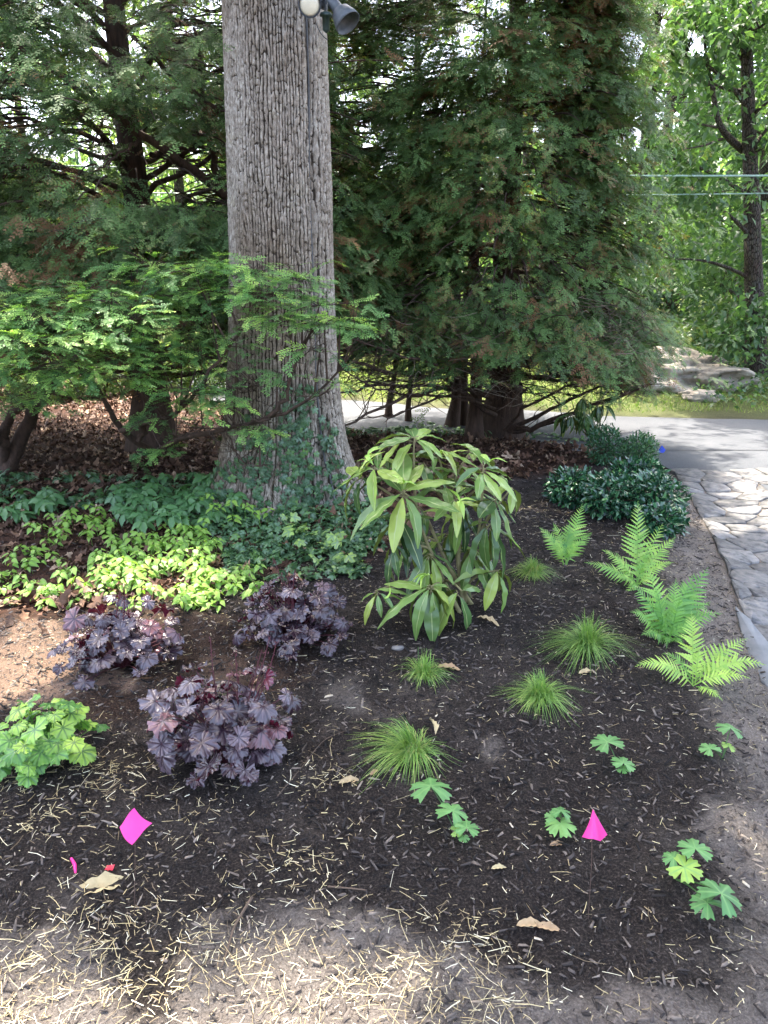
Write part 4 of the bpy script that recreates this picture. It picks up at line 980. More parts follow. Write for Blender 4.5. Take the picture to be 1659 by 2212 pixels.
for cx_, cy_, hw, hh, dist, cnt in CL:
    c = P(cx_, cy_, dist); k = depth_of(c) / FPX; hub = hubs[np.argmin(np.linalg.norm(hubs - c - np.array([0, .2, -.25]), axis=1))]
    mid = (hub + c) / 2 + np.array([0, 0, -.04]); sw.tube(bez(hub, mid, c, 6), np.linspace(.008, .004, 6), 4)
    g = RNG.normal(0, .55, (int(cnt * 1.45), 3)) * np.array([hw * k, .16, hh * k]) + c
    for p in g:
        o_ = p - c; a = math.atan2(o_[1] - .1, o_[0]) + random.gauss(0, .6); e = p; q0 = c + (p - c) * .15
        sw.tube([q0, (q0 + e) / 2 + np.array([0, 0, .012]), e], [.003, .002, .0014], 3)
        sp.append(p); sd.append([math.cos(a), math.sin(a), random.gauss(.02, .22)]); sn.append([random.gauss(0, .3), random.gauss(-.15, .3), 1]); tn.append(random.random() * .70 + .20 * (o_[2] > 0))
inst_multi(sf, SPRAY_NEAR, sp, sd, sn, RNG.uniform(.7, 1.25, len(sp)), np.array(tn))
for k in range(260):                                                # bare inner twigs
    p = hubs[random.randrange(len(hubs))]; e = p + RNG.normal(0, .13, 3) + np.array([0, -.04, .08]); sw.tube(bez(p, (p + e) / 2 + RNG.normal(0, .03, 3), e, 4), np.linspace(.0035, .0014, 4), 3)
sw.build("branch", M['yew_bark'], shrub); sf.build("foliage", M['yew_light'], shrub)

# ------------------------------------------------------------------ deciduous trees beyond the road
LEAFD = [diamond_t(.26, .25, .2), diamond_t(.32, .3, .35), diamond_t(.22, .15, .3)]
def wood_tree(name, label, base, top, r0, clumps, leaf=(.10, .16), per=70, mat='wood_leaf', spread=.42, branches=(), group=None, tint=(0, 1), gap=True, keep=None):
    root = thing(name, label, "tree", base, group); b = np.array(base, float); t_ = np.array(top, float)
    tr = MB(); n = 14; t = np.linspace(0, 1, n)[:, None]; ax = b + (t_ - b) * t + np.c_[RNG.normal(0, .010, (n, 2)), np.zeros(n)]; ax[0] = b - np.array([0, 0, .1])
    tr.tube(ax, r0 * (1 - .8 * t[:, 0]) * (1 + .5 * np.exp(-t[:, 0] * 18)), 14)
    br = MB()
    for pts, ra in branches:
        c = np.array(pts); c2 = poly_s(c, 14); br.tube(c2, np.linspace(ra, ra * .25, 14), 6)
    lp = []
    for c, rad, cnt in clumps:
        c = np.array(c); k = np.argmin(np.abs(ax[:, 2] - (c[2] - rad * .6))); br.tube(bez(ax[k], (ax[k] + c) / 2 + np.array([0, 0, .25 * rad]), c, 7), np.linspace(r0 * .22, .01, 7), 5)
        for q in range(cnt):
            v = nrm(RNG.normal(0, 1, 3)) * rad * RNG.random() ** .45; e = c + v * np.array([1, 1, .7])
            if q % 3 == 0: br.tube(bez(c, (c + e) / 2 + np.array([0, 0, .1 * rad]), e, 4), np.linspace(.016, .005, 4), 3)
            lp.append(e + RNG.normal(0, spread * .5, (per, 3)) * np.array([1, 1, .6]))
    lp = np.concatenate(lp)
    if gap: lp = lp[shade_filter(lp, .15)]
    if keep is not None: lp = lp[keep(lp)]
    K = len(lp); d = RNG.normal(0, 1, (K, 3)); d[:, 2] = d[:, 2] * .4 - .55; nn = RNG.normal(0, .45, (K, 3)); nn[:, 2] += 1
    f = MB(); ti = np.clip(tint[0] + (tint[1] - tint[0]) * (.6 * RNG.random(K) + .4 * fbm(lp[:, 0] * 1.5, lp[:, 2] * 1.5, 81)), 0, 1)
    inst_multi(f, LEAFD, lp, d, nn, RNG.uniform(*leaf, K), ti)
    tr.build("trunk", M['grey_bark'], root)
    if br.n: br.build("branch", M['grey_bark'], root)
    f.build("crown", M[mat], root); return root
def poly_s(c, n):
    t = np.linspace(0, len(c) - 1, n); cc = np.stack([np.interp(t, np.arange(len(c)), c[:, k]) for k in range(3)], -1)
    for _ in range(2): cc[1:-1] = (cc[:-2] + cc[1:-1] * 2 + cc[2:]) / 4
    return cc
GAPS = [[(1350, 230), (1400, 240), (1390, 330), (1350, 320)], [(1480, 60), (1520, 50), (1530, 110), (1490, 120)], [(1330, 430), (1365, 430), (1360, 500), (1335, 490)], [(1625, 330), (1659, 320), (1659, 380), (1630, 370)], [(1400, 10), (1440, 0), (1450, 60), (1410, 70)], [(1560, 440), (1590, 450), (1580, 500), (1560, 490)], [(1415, 190), (1470, 200), (1475, 260), (1450, 290), (1410, 280)], [(1330, 70), (1390, 60), (1400, 130), (1350, 150)], [(1540, 340), (1580, 330), (1580, 370), (1545, 370)], [(1590, 90), (1630, 100), (1640, 160), (1600, 160)]]
def keep_r(p):
    px, py = proj(p[:, 0], p[:, 1], p[:, 2]); m = np.ones(len(p), bool)
    for g in GAPS: m &= ~(in_poly(px, py, g) & (RNG.random(len(p)) < .93))
    return m
def keep_bank(p):
    px, py = proj(p[:, 0], p[:, 1], p[:, 2]); m = keep_r(p); return m & ~((py > 770) & (px > 1330)) & ~(spot_mask(p, 1.3) & (RNG.random(len(p)) < .72))
tb = GZ(1635, 856); ty = tb[1]
B = lambda L: [P(a, b_, ty + dy) for a, b_, dy in L]
wood_tree("roadside_tree", "tall dark leaning trunk with leafy crown on the bank right of the road", tb, P(1598, -420, ty - .3), .17,
          [(P(1480, 120, ty - .8), .9, 15), (P(1430, 40, ty - .2), .9, 14), (P(1560, 60, ty - .6), .8, 12), (P(1640, 60, ty - 1), .8, 10), (P(1400, 330, ty - .5), .8, 11), (P(1500, 430, ty - .6), .9, 14), (P(1460, 560, ty - .3), .8, 12), (P(1640, 480, ty + .8), .9, 12), (P(1700, 250, ty), 1.0, 14), (P(1560, 620, ty + 1.2), .8, 10), (P(1650, 690, ty - .6), .45, 6), (P(1600, 760, ty - .5), .3, 3), (P(1560, 720, ty - .4), .35, 4)],
          (.09, .16), 60, branches=[(B([(1606, 325, 0), (1575, 300, -.2), (1550, 270, -.3), (1543, 220, -.4), (1540, 190, -.4), (1525, 130, -.4), (1520, 60, -.4)]), .06), (B([(1543, 192, -.4), (1500, 165, -.6), (1465, 140, -.8), (1440, 95, -1)]), .03), (B([(1602, 198, 0), (1585, 195, -.1), (1560, 190, -.3), (1540, 180, -.4)]), .045), (B([(1548, 275, -.3), (1510, 268, -.5), (1470, 255, -.7)]), .022),
                                 (B([(1560, 300, -.2), (1520, 315, -.5), (1460, 325, -.9)]), .025), (B([(1610, 265, 0), (1640, 235, -.3), (1680, 205, -.5)]), .04), (B([(1612, 340, 0), (1645, 320, -.3), (1690, 300, -.5)]), .035), (B([(1606, 80, 0), (1625, 65, -.2), (1670, 60, -.3)]), .045), (B([(1534, 120, -.4), (1550, 60, -.5), (1560, 10, -.6)]), .025)], keep=keep_bank)
specs = [  # base px, distance, top height, crown clump rows
    ("woodland tree with bright foliage behind the roadside trunk's left", 4.6, 17.0, 9.5, 0, 'wood_leaf', (.3, 1)),
    ("woodland tree filling the gap beside the big yew's right edge", 3.2, 15.5, 9.0, 0, 'wood_leaf', (.0, .8)),
    ("bushy woodland tree standing far right behind the leaning trunk", 8.2, 18.0, 9.5, 0, 'wood_leaf', (.2, .9)),
    ("dark leafy tree deep in the wood right of the big yew", 6.2, 19.5, 10.5, 0, 'wood_leaf', (0, .6)),
    ("shaded tree deep in the wood at the right picture edge", 10.5, 20.5, 10.5, 0, 'wood_leaf', (0, .7)),
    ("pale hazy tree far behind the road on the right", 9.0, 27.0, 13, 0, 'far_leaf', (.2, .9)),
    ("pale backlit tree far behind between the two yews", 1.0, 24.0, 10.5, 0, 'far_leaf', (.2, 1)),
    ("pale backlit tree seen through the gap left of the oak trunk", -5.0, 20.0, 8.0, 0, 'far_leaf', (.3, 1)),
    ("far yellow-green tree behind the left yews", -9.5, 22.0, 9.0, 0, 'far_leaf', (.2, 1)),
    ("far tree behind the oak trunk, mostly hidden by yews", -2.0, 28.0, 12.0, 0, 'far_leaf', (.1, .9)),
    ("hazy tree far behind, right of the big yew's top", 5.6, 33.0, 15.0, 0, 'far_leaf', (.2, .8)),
]
for lab, x_, y_, H, _, mt, tn_ in specs:
    z_ = float(hz(x_, y_)); rr = np.random.default_rng(int(abs(x_ * 100) + y_)); cl_ = []
    for k in range(13):
        u_ = (k + .5) / 13; zc = z_ + H * (.16 + .8 * u_); Rr = H * .34 * math.sin(math.pi * (.18 + .75 * u_)) ; a = k * 2.4
        cl_.append((np.array([x_ + math.cos(a) * Rr * .75, y_ + math.sin(a) * Rr * .6, zc]), H * .13, 12))
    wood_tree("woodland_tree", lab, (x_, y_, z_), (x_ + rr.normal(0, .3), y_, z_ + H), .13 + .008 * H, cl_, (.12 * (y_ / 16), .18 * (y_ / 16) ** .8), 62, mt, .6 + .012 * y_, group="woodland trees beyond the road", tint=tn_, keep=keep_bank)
# distant wood closing the view (reads as one mass)
fw = MB(); n = 26000
a = RNG.uniform(math.radians(40), math.radians(140), n); rd = RNG.uniform(34, 60, n); X = rd * np.cos(a); Y = rd * np.sin(a)
Z = hz(X, Y) + RNG.random(n) ** 1.1 * (4.2 + 6.5 * fbm(X * .22, Y * .12, 91))
d = RNG.normal(0, 1, (n, 3)); d[:, 2] -= .4; nn = RNG.normal(0, .5, (n, 3)); nn[:, 2] += .8
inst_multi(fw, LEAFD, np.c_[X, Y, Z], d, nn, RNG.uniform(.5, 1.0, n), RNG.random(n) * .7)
for k in range(70):
    aa = random.uniform(math.radians(45), math.radians(135)); r_ = random.uniform(30, 50); x_, y_ = r_ * math.cos(aa), r_ * math.sin(aa); z_ = float(hz(x_, y_)); fw.tube([(x_, y_, z_ - .2), (x_ + random.gauss(0, .2), y_, z_ + 4), (x_ + random.gauss(0, .4), y_, z_ + 9)], [.2, .15, .06], 6, 0.0)
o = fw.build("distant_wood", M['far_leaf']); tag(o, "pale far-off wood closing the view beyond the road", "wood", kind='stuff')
# understorey shrubs beyond the road
def bush(name, label, c, rad, n, leaf, mat, tint=(0, 1), hgt=1.0, stems=9, T=LEAFD, group=None, keep=None, cat="shrub", up=.25):
    root = thing(name, label, cat, c, group); c = np.array(c); f = MB(); w = MB()
    tips = []
    for k in range(stems):
        a = k * 2.4 + random.random(); q = random.random() ** .5; e = c + np.array([math.cos(a) * rad * q, math.sin(a) * rad * q, rad * hgt * (1.55 - .9 * q * q)])
        w.tube(bez(c, c + np.array([0, 0, rad * hgt * .7]) + (e - c) * .25, e, 6), np.linspace(rad * .02 + .003, .002, 6), 4); tips.append(e)
    v = nrm(RNG.normal(0, 1, (n, 3))) * (RNG.random(n) ** .33)[:, None]; wob = .72 + .5 * fbm(v[:, 0] * 2 + c[0] * 3, v[:, 2] * 2 + v[:, 1] * 2, 97)
    p = c + v * wob[:, None] * np.array([rad, rad, rad * hgt]) + np.array([0, 0, rad * hgt * .85]); p = p[p[:, 2] > c[2] + .01]
    if keep is not None: p = p[keep(p)]
    o_ = p - c - np.array([0, 0, rad * hgt * .5]); K = len(p); d = nrm(o_) + RNG.normal(0, .5, (K, 3)); d[:, 2] -= .1; nn = RNG.normal(0, .4, (K, 3)) + nrm(o_) * .5; nn[:, 2] += .7
    inst_multi(f, T, p, d, nn, RNG.uniform(*leaf, K), tint[0] + (tint[1] - tint[0]) * RNG.random(K))
    w.build("stem", M['yew_bark'], root); f.build("foliage", M[mat], root); return root
for i, (px, py, y_, rad, mt, tn_, lab) in enumerate([
    (1440, 770, 16.5, .9, 'wood_leaf', (0, .5), "dark bush at the wood's edge above the rock ledge"), (1550, 800, 14.2, .55, 'wood_leaf', (.5, 1), "sunlit yellow-green bush on top of the rock ledge"), (1420, 815, 13.6, .35, 'wood_leaf', (.2, .9), "low bush at the left foot of the rock ledge"),
    (1560, 740, 18, 1.1, 'wood_leaf', (0, .6), "shady bush just left of the leaning trunk"), (1350, 790, 17, 1.0, 'wood_leaf', (0, .45), "dark bush behind the big yew's right skirt"), (1680, 790, 15, .8, 'wood_leaf', (.2, .9), "leafy bush right of the leaning trunk"),
    (100, 890, 11.5, .55, 'far_leaf', (.5, 1), "bright yellow-green bush behind the yew shrub at far left"), (230, 870, 12.2, .6, 'far_leaf', (.5, 1), "sunlit bush seen through the yew shrub's stems"), (350, 865, 12.8, .55, 'far_leaf', (.4, 1), "sunlit bush left of the oak trunk in the distance"), (-30, 870, 12, .7, 'far_leaf', (.4, 1), "yellow-green bush at the left picture edge"), (440, 860, 13.4, .6, 'far_leaf', (.3, .9), "pale bush touching the oak trunk's left outline")]):
    g = P(px, py, y_); bush("wild_bush", lab, (g[0], g[1], float(hz(g[0], g[1]))), rad, int(900 + 900 * rad), (.07, .13), mt, tn_, .8, 9, LEAFD, "bushes beyond the road", keep=(keep_bank if px > 1000 and i not in (1, 2) else None))
# ground cover and grass on the bank
bc = MB(); xs = RNG.uniform(4.6, 12, 9000); ys = RNG.uniform(9.5, 17, 9000)
ok = (ys > road_far(xs) + .25) & (fbm(xs * .9, ys * .9, 101) > .40); px, py = proj(xs, ys, hz(xs, ys)); ok &= (px > 1490) | (py < 790); q = np.c_[xs, ys][ok]
add_cover(bc, LEAFD, q, .02, .28, (.07, .13), lambda K: RNG.random(K) * .9)
o = bc.build("bank_ground_cover", M['wood_leaf']); tag(o, "leafy green ground cover on the bank under the leaning trunk", "ground cover", kind='stuff')
gr = MB(); n = 42000; xs = RNG.uniform(-9, 6.2, n); ys = RNG.uniform(10.3, 17, n); ok = (ys > road_far(xs) + .12 + .5 * (fbm(xs * 2, ys * 2, 103) - .35)); px, py = proj(xs, ys, hz(xs, ys)); ok &= (px < 1560) | (RNG.random(n) < .5); xs, ys = xs[ok], ys[ok]; K = len(xs)
bl = dict(v=np.array([(-.09, 0, 0), (.09, 0, 0), (0, 1, .15)]), f=[np.array([(0, 1, 2)])]); d = np.c_[RNG.normal(0, .5, (K, 2)), np.ones(K)]; gr.inst(bl, np.c_[xs, ys, hz(xs, ys) - .005], frames(d, np.c_[RNG.normal(0, 1, (K, 2)), np.zeros(K)]), RNG.uniform(.04, .10, K), np.clip(.25 + .9 * (fbm(xs * .8, ys * .8, 105) - .2) + RNG.normal(0, .12, K), 0, 1))
o = gr.build("lawn", M['grass']); tag(o, "sunlit mown grass verge across the road", "grass", kind='stuff')
# rock ledge and boulder
c = P(1430, 845, 12.6); c[2] = float(hz(c[0], c[1])); o = rock_mb(c + np.array([.2, .9, .02]), (1.1, 1.7, .8), 31, .5, 5).build("rock_ledge", M['rock'], smooth=False); tag(o, "broad pale rock ledge sloping up from the grass verge", "rock")
c = P(1510, 875, 11.4); c[2] = float(hz(c[0], c[1])); o = rock_mb(c + np.array([.05, .1, .04]), (.30, .24, .16), 33, .6, 4).build("boulder", M['rock'], smooth=False); tag(o, "grey boulder in the ground cover left of the leaning trunk's foot", "rock")
# wires
for y_, a_, b_, r_, mt, lab in [(11.5, 380, 380, .014, 'wire', "thick pale green cable, lower pair's upper line, crossing above the road"), (11.5, 422, 418, .009, 'wire', "pale green cable, lowest line crossing above the road"), (13.5, 186, 182, .006, 'dark_wire', "thin dark wire, highest of the lines over the road"), (13.5, 222, 220, .006, 'dark_wire', "thin dark wire, second highest over the road"), (13.5, 252, 248, .006, 'dark_wire', "thin dark wire, third highest over the road")]:
    p0 = P(1300, a_, y_); p1 = P(1659, b_, y_); d = (p1 - p0); w = MB(); pts = []
    for t in np.linspace(-5, 6, 40): q = p0 + d * t; q = q + np.array([0, 0, .004 * (t - .5) ** 2 * d[0]]); pts.append(q)
    w.tube(pts, r_, 6); o = w.build("overhead_wire", M[mt]); tag(o, lab, "wire", "overhead wires along the road")

# ------------------------------------------------------------------ planted shrubs by the gutter
RH = [leaf_t(lambda t, q=q: ellip(t) * q, 10, f_, c_, w_, 0, 3) for f_, c_, w_, q in ((.22, .30, .10, 1), (.5, .5, .16, .9), (.1, .12, .12, 1.1), (-.25, .4, .14, 1.05), (.9, .25, .2, .8), (.3, .7, .2, .95))]
def rhodo_whorl(mb, stems, c, out, n, L_, droop, hub, tint, r0=.005):
    out = nrm(np.array(out, float)); x = nrm(np.cross(out, [.21, .9, .37])); y = np.cross(out, x); pos = []; d = []; nn_ = []
    a0 = random.uniform(0, 6.28)
    for i in range(n):
        a = a0 + i * 2.39996 + random.gauss(0, .15); v = x * math.cos(a) + y * math.sin(a); ln = random.uniform(.2, .5)
        droop_ = droop * (.35 if droop < 1.25 else .8); dd = v + out * ln * .6 + np.array([0, 0, -.8 * droop_ * random.uniform(.2, 1.7)]); dd = nrm(dd); b0 = c + v * .006 - out * random.uniform(0, .035)
        e = b0 + (v * .6 + out * .25 + np.array([0, 0, -.15 * droop])) * .022; stems.tube([b0, e], [.0022, .0018], 4)
        pos.append(e); d.append(dd); nn_.append(out * .5 + np.array([0, 0, 1.]) * .8 + v * .35 + RNG.normal(0, .12, 3))
    inst_multi(mb, RH, np.array(pos), np.array(d), np.array(nn_), RNG.uniform(.7, 1.25, n) * L_ * 1.12, np.clip(tint + .12 + RNG.normal(0, .22, n), 0, 1))
    if hub is not None: stems.tube(bez(hub, (hub + c) / 2 + np.array([0, 0, .03]) + RNG.normal(0, .015, 3), c, 8), np.linspace(r0 * 1.6, r0 * .8, 8), 6)
rb = GZ(1005, 1310); rho = thing("rhododendron", "big pale green rhododendron with drooping whorls in the middle of the bed", "shrub", rb)
rl = MB(); rs = MB(); rn = MB()
def cp(cx_, cy_, dy): return P(734.4 + cx_ * .2604, 907.2 + cy_ * .2604, rb[1] + dy)
trunks = []
for (tx, ty_, dy, rad) in [(760, 900, .05, .013), (1010, 900, .0, .013), (1150, 950, -.05, .011), (640, 800, -.05, .011), (900, 700, .15, .01)]:
    e = cp(tx, ty_, dy); c = bez(rb + np.array([random.gauss(0, .03), random.gauss(0, .03), -.02]), (rb + e) / 2 + RNG.normal(0, .03, 3), e, 10); rs.tube(c, np.linspace(rad, rad * .6, 10), 7); trunks += list(c[3:])
trunks = np.array(trunks)
W = [(150, 470, -.05, (-.8, -.3, .5), 6, .13, .6, .75), (1430, 560, -.02, (.8, -.2, .5), 6, .14, .8, .5), (620, 140, 0, (.0, -.3, 1), 8, .165, .55, .62), (290, 285, .05, (-.4, -.1, 1), 7, .11, .35, .75), (280, 390, -.1, (-.6, -.4, .8), 8, .14, .5, .7), (690, 355, .1, (0, -.1, 1), 9, .14, .8, .45), (395, 440, -.05, (-.3, -.4, .8), 7, .13, .9, .5), (525, 600, -.22, (-.1, -.6, .8), 9, .19, .95, .65), (1190, 385, -.12, (.3, -.4, .9), 10, .18, .8, .6), (950, 630, -.15, (.1, -.5, .9), 7, .13, .7, .6), (800, 255, .12, (.1, 0, 1), 8, .12, .3, .6), (1260, 860, -.1, (.3, -.3, .6), 9, .18, 2.2, .35), (740, 1110, -.15, (-.1, -.4, .6), 9, .18, 2.4, .35), (750, 1385, -.3, (.05, -.5, .7), 12, .17, 1.9, .5), (290, 1420, -.25, (-.5, -.4, .5), 6, .12, 1.3, .5), (1010, 1420, -.25, (.4, -.4, .4), 6, .16, 1.6, .45), (1300, 640, -.05, (.5, -.3, .6), 8, .17, 1.2, .4), (1320, 1250, -.05, (.4, -.3, .5), 5, .13, 1.5, .7), (1010, 760, 0, (0, -.4, .8), 8, .14, 1.6, .35), (1100, 1080, 0, (.2, -.3, .6), 8, .15, 2.0, .3), (860, 540, .05, (0, -.2, 1), 8, .13, .9, .45), (480, 820, -.1, (-.4, -.3, .6), 7, .16, 1.5, .3), (640, 720, .05, (-.2, -.2, .8), 7, .14, 1.3, .35), (420, 1040, -.05, (-.5, -.3, .4), 5, .15, 1.6, .25), (900, 920, .08, (0, -.2, .7), 8, .15, 1.8, .25), (1150, 560, .15, (.3, .1, .8), 8, .14, .9, .35), (960, 380, .2, (.1, .3, .9), 8, .14, .8, .35), (1210, 1050, .1, (.4, .1, .5), 7, .15, 2.0, .25), (620, 960, .1, (-.2, .1, .6), 7, .15, 1.9, .2), (830, 1250, .02, (0, -.3, .5), 6, .14, 2.2, .22), (500, 300, .15, (-.2, .2, 1), 7, .13, .7, .45), (1100, 250, .15, (.2, .2, 1), 6, .11, .6, .5)]
for cx_, cy_, dy, out, n, L_, dr, ti in W:
    c = cp(cx_, cy_, dy); hub = trunks[np.argmin(np.linalg.norm(trunks - c - np.array([0, .05, -.12]), axis=1))]
    rhodo_whorl(rl, rs, c, out, max(4, int(n * random.uniform(.8, 1.2))), L_ * random.uniform(.85, 1.25), dr, hub, ti)
for cx_, cy_, dy, n in [(525, 530, -.22, 5), (990, 680, -.2, 4), (730, 1290, -.33, 4), (830, 280, .08, 5), (230, 290, .02, 3), (1240, 350, -.12, 2), (370, 1480, -.28, 2), (860, 790, -.15, 2)]:
    rn = MB(); c = cp(cx_, cy_, dy); K = n; a = RNG.uniform(0, 6.28, K); d = np.c_[np.cos(a) * .5, np.sin(a) * .5, RNG.uniform(.1, 1., K)]; inst_multi(rn, [leaf_t(ellip, 7, .6, .9, .25)], np.repeat(c[None], K, 0), d, RNG.normal(0, .5, (K, 3)) + np.array([0, 0, 1]), RNG.uniform(.05, .085, K)); rn.build("new_shoot", M['rhodo_new'], rho)
rl.build("foliage", M['rhodo'], rho); rs.build("stem", M['rhodo_stem'], rho)
# wilted rhododendron at the far end
wb = GZ(1285, 985); wr = thing("rhododendron", "small wilted rhododendron with hanging dull leaves at the bed's far end", "shrub", wb); wl = MB(); ws = MB()
for px, py, dy, n, L_ in [(1262, 868, 0, 9, .15), (1235, 905, -.05, 8, .15), (1262, 905, -.1, 9, .15), (1290, 885, 0, 8, .14), (1305, 880, .05, 6, .13), (1215, 905, .05, 6, .13), (1250, 890, .1, 8, .14), (1278, 920, -.02, 7, .13)]:
    c = P(px, py - 10, wb[1] + dy); rhodo_whorl(wl, ws, c, (random.gauss(0, .3), random.gauss(0, .3), 1), n, L_, 2.6, wb + np.array([random.gauss(0, .02), 0, .12]), .08, .006)
for k in range(3): ws.tube(bez(wb + np.array([.03 * k - .03, 0, -.02]), wb + np.array([.02 * k, 0, .08]), P(1258 + 9 * k, 905, wb[1]), 6), .006, 6)
wl.build("foliage", M['rhodo'], wr); ws.build("stem", M['rhodo_stem'], wr)
SM = [leaf_t(obl, 4, .25, .15)]
g = GZ(1303, 1003); bush("evergreen_shrub", "taller upright small-leaved shrub behind the glossy mound, left of its pair", g, .165, 1500, (.025, .042), 'box', (0, .8), 1.25, 12, SM, "small-leaved shrubs by the driveway")
g = GZ(1378, 1006); bush("evergreen_shrub", "rounder pale-tipped small-leaved shrub next to the blue flag", g, .175, 1500, (.025, .042), 'box', (.15, 1), .95, 12, SM, "small-leaved shrubs by the driveway")
GL = [leaf_t(obl, 5, .2, .2), leaf_t(obl, 5, .3, .3)]
for px, py, rad, lab in [(1235, 1085, .21, "low glossy dark evergreen at the left end of the mound"), (1320, 1110, .25, "low glossy dark evergreen in the middle of the mound"), (1405, 1110, .24, "low glossy dark evergreen at the mound's right end by the gutter"), (1375, 1060, .22, "low glossy dark evergreen at the back of the mound by the small-leaved shrubs"), (1425, 1150, .15, "low glossy dark evergreen at the mound's front right corner beside the fern")]:
    g = GZ(px, py); bush("glossy_evergreen", lab, g, rad, int(5200 * rad), (.04, .062), 'gloss', (0, 1), .62, 14, GL, "low glossy evergreens in the mound")

# ------------------------------------------------------------------ coral bells
lob7 = [(0, .68, 1.), (.85, .66, .95), (-.85, .66, .95), (1.7, .64, .88), (-1.7, .64, .88), (2.5, .56, .7), (-2.5, .56, .7)]
def rough(T, amp, f, seed):
    v = T['v']; r_ = np.hypot(v[:, 0], v[:, 1]); v[:, 2] += amp * (fbm(v[:, 0] * f + seed, v[:, 1] * f - seed, seed, 3) - .5) * np.clip(r_ * 1.6, 0, 1.3); q = 1 + .22 * (vnoise(np.arctan2(v[:, 0], v[:, 1]) * 1.3 + seed, r_ * 0, seed + 5) - .5); v[:, 0] *= q; v[:, 1] *= q; return T
HEU = [rough(polar_t(lobed([(c + RNG.normal(0, .07), w * RNG.uniform(.82, 1.02), a * RNG.uniform(.8, 1.05)) for c, w, a in lob7], .40, .62, .06, 27), 67, (.3, .62, .85, 1.), .3, cu, ru, rk_, [l[0] for l in lob7], .06, ph), .42, 3.2, 11 + k) for k, (cu, ru, rk_, ph) in enumerate(((.12, .07, 9, 0), (.34, .11, 7, 1.2), (-.10, .12, 8, 2.4), (.22, .14, 6, 3), (.5, .10, 9, 4), (.0, .13, 7, 5.1)))]
GRN = [rough(polar_t(lobed([(c + RNG.normal(0, .05), w * .9, a * RNG.uniform(.85, 1.1)) for c, w, a in lob7], .34, .62, .06, 33), 67, (.3, .62, .85, 1.), .2, cu, ru, 7, [l[0] for l in lob7], .06, ph), .34, 3.4, 31 + k) for k, (cu, ru, ph) in enumerate(((.2, .07, 0), (.42, .09, 1.2), (.05, .10, 2.2), (.3, .1, 3.3)))]
def coral(name, label, b, rad, hgt, n, lr, T, mat, stemmat, stalks=0, tint=(0, 1), group=None):
    root = thing(name, label, "plant", b, group); b = np.array(b); f = MB(); w = MB(); pos = []; d = []; nn_ = []
    for i in range(n):
        u_ = (i + .5) / n; el = math.asin(1 - u_ * 1.0) if u_ < 1 else 0; a = i * 2.39996 + random.gauss(0, .25); k = random.uniform(.45, 1.12)
        p = b + np.array([math.cos(a) * math.cos(el) * rad * k, math.sin(a) * math.cos(el) * rad * k, .03 + math.sin(el) ** .8 * hgt * k + .012])
        out = np.array([math.cos(a), math.sin(a), 0]); dd = out * 1.0 + np.array([random.gauss(0, .35), random.gauss(0, .35), random.uniform(-.65, -.05)])
        w.tube(bez(b + out * .02, b + out * rad * .3 * k + np.array([0, 0, (p - b)[2] * .7]), p, 6), .0019, 4)
        pos.append(p); d.append(dd); nn_.append(out * random.uniform(.1, 1.1) * math.cos(el) + np.array([0, -.15, 1]) + RNG.normal(0, .34, 3))
    inst_multi(f, T, pos, d, nn_, RNG.uniform(.62, 1.12, n) * lr, tint[0] + (tint[1] - tint[0]) * RNG.random(n))
    f.build("foliage", M[mat], root); w.build("leaf_stalk", M[stemmat], root)
    for k in range(stalks):
        s_ = MB(); a = random.uniform(0, 6.28); r_ = random.uniform(.02, .13); p0 = b + np.array([math.cos(a) * r_ * .4, math.sin(a) * r_ * .4, .05]); e = p0 + np.array([math.cos(a) * r_ + random.gauss(0, .06), math.sin(a) * r_ * .5, hgt * random.uniform(1.0, 1.55)])
        c = bez(p0, (p0 + e) / 2 + RNG.normal(0, .02, 3), e, 8); s_.tube(c, np.linspace(.0022, .0013, 8), 4)
        for q in range(12):
            p = c[random.randrange(4, 8)] + RNG.normal(0, .006, 3); s_.tube([p, p + RNG.normal(0, .006, 3) + np.array([0, 0, .004])], [.0018, .0010], 4)
        s_.build("flower_stalk", M[stemmat], root)
    return root
coral("coral_bells", "nearest purple-leaved coral bells, spreading silver-violet clump on the mulch", GZ(495, 1640), .245, .27, 98, .056, HEU, 'purple', 'purple_stem', 6, (0, 1), "purple coral bells")
coral("coral_bells", "sunlit purple-leaved coral bells in front of the lime ground cover", GZ(265, 1438), .235, .24, 86, .055, HEU, 'purple', 'purple_stem', 6, (.25, 1), "purple coral bells")
coral("coral_bells", "purple-leaved coral bells left of the big rhododendron", GZ(637, 1388), .235, .22, 96, .051, HEU, 'purple', 'purple_stem', 5, (0, .95), "purple coral bells")
coral("coral_bells", "green-leaved coral bells at the left edge of the bed", GZ(100, 1645), .175, .16, 60, .050, GRN, 'greenheu', 'sedge', 0, (0, 1))

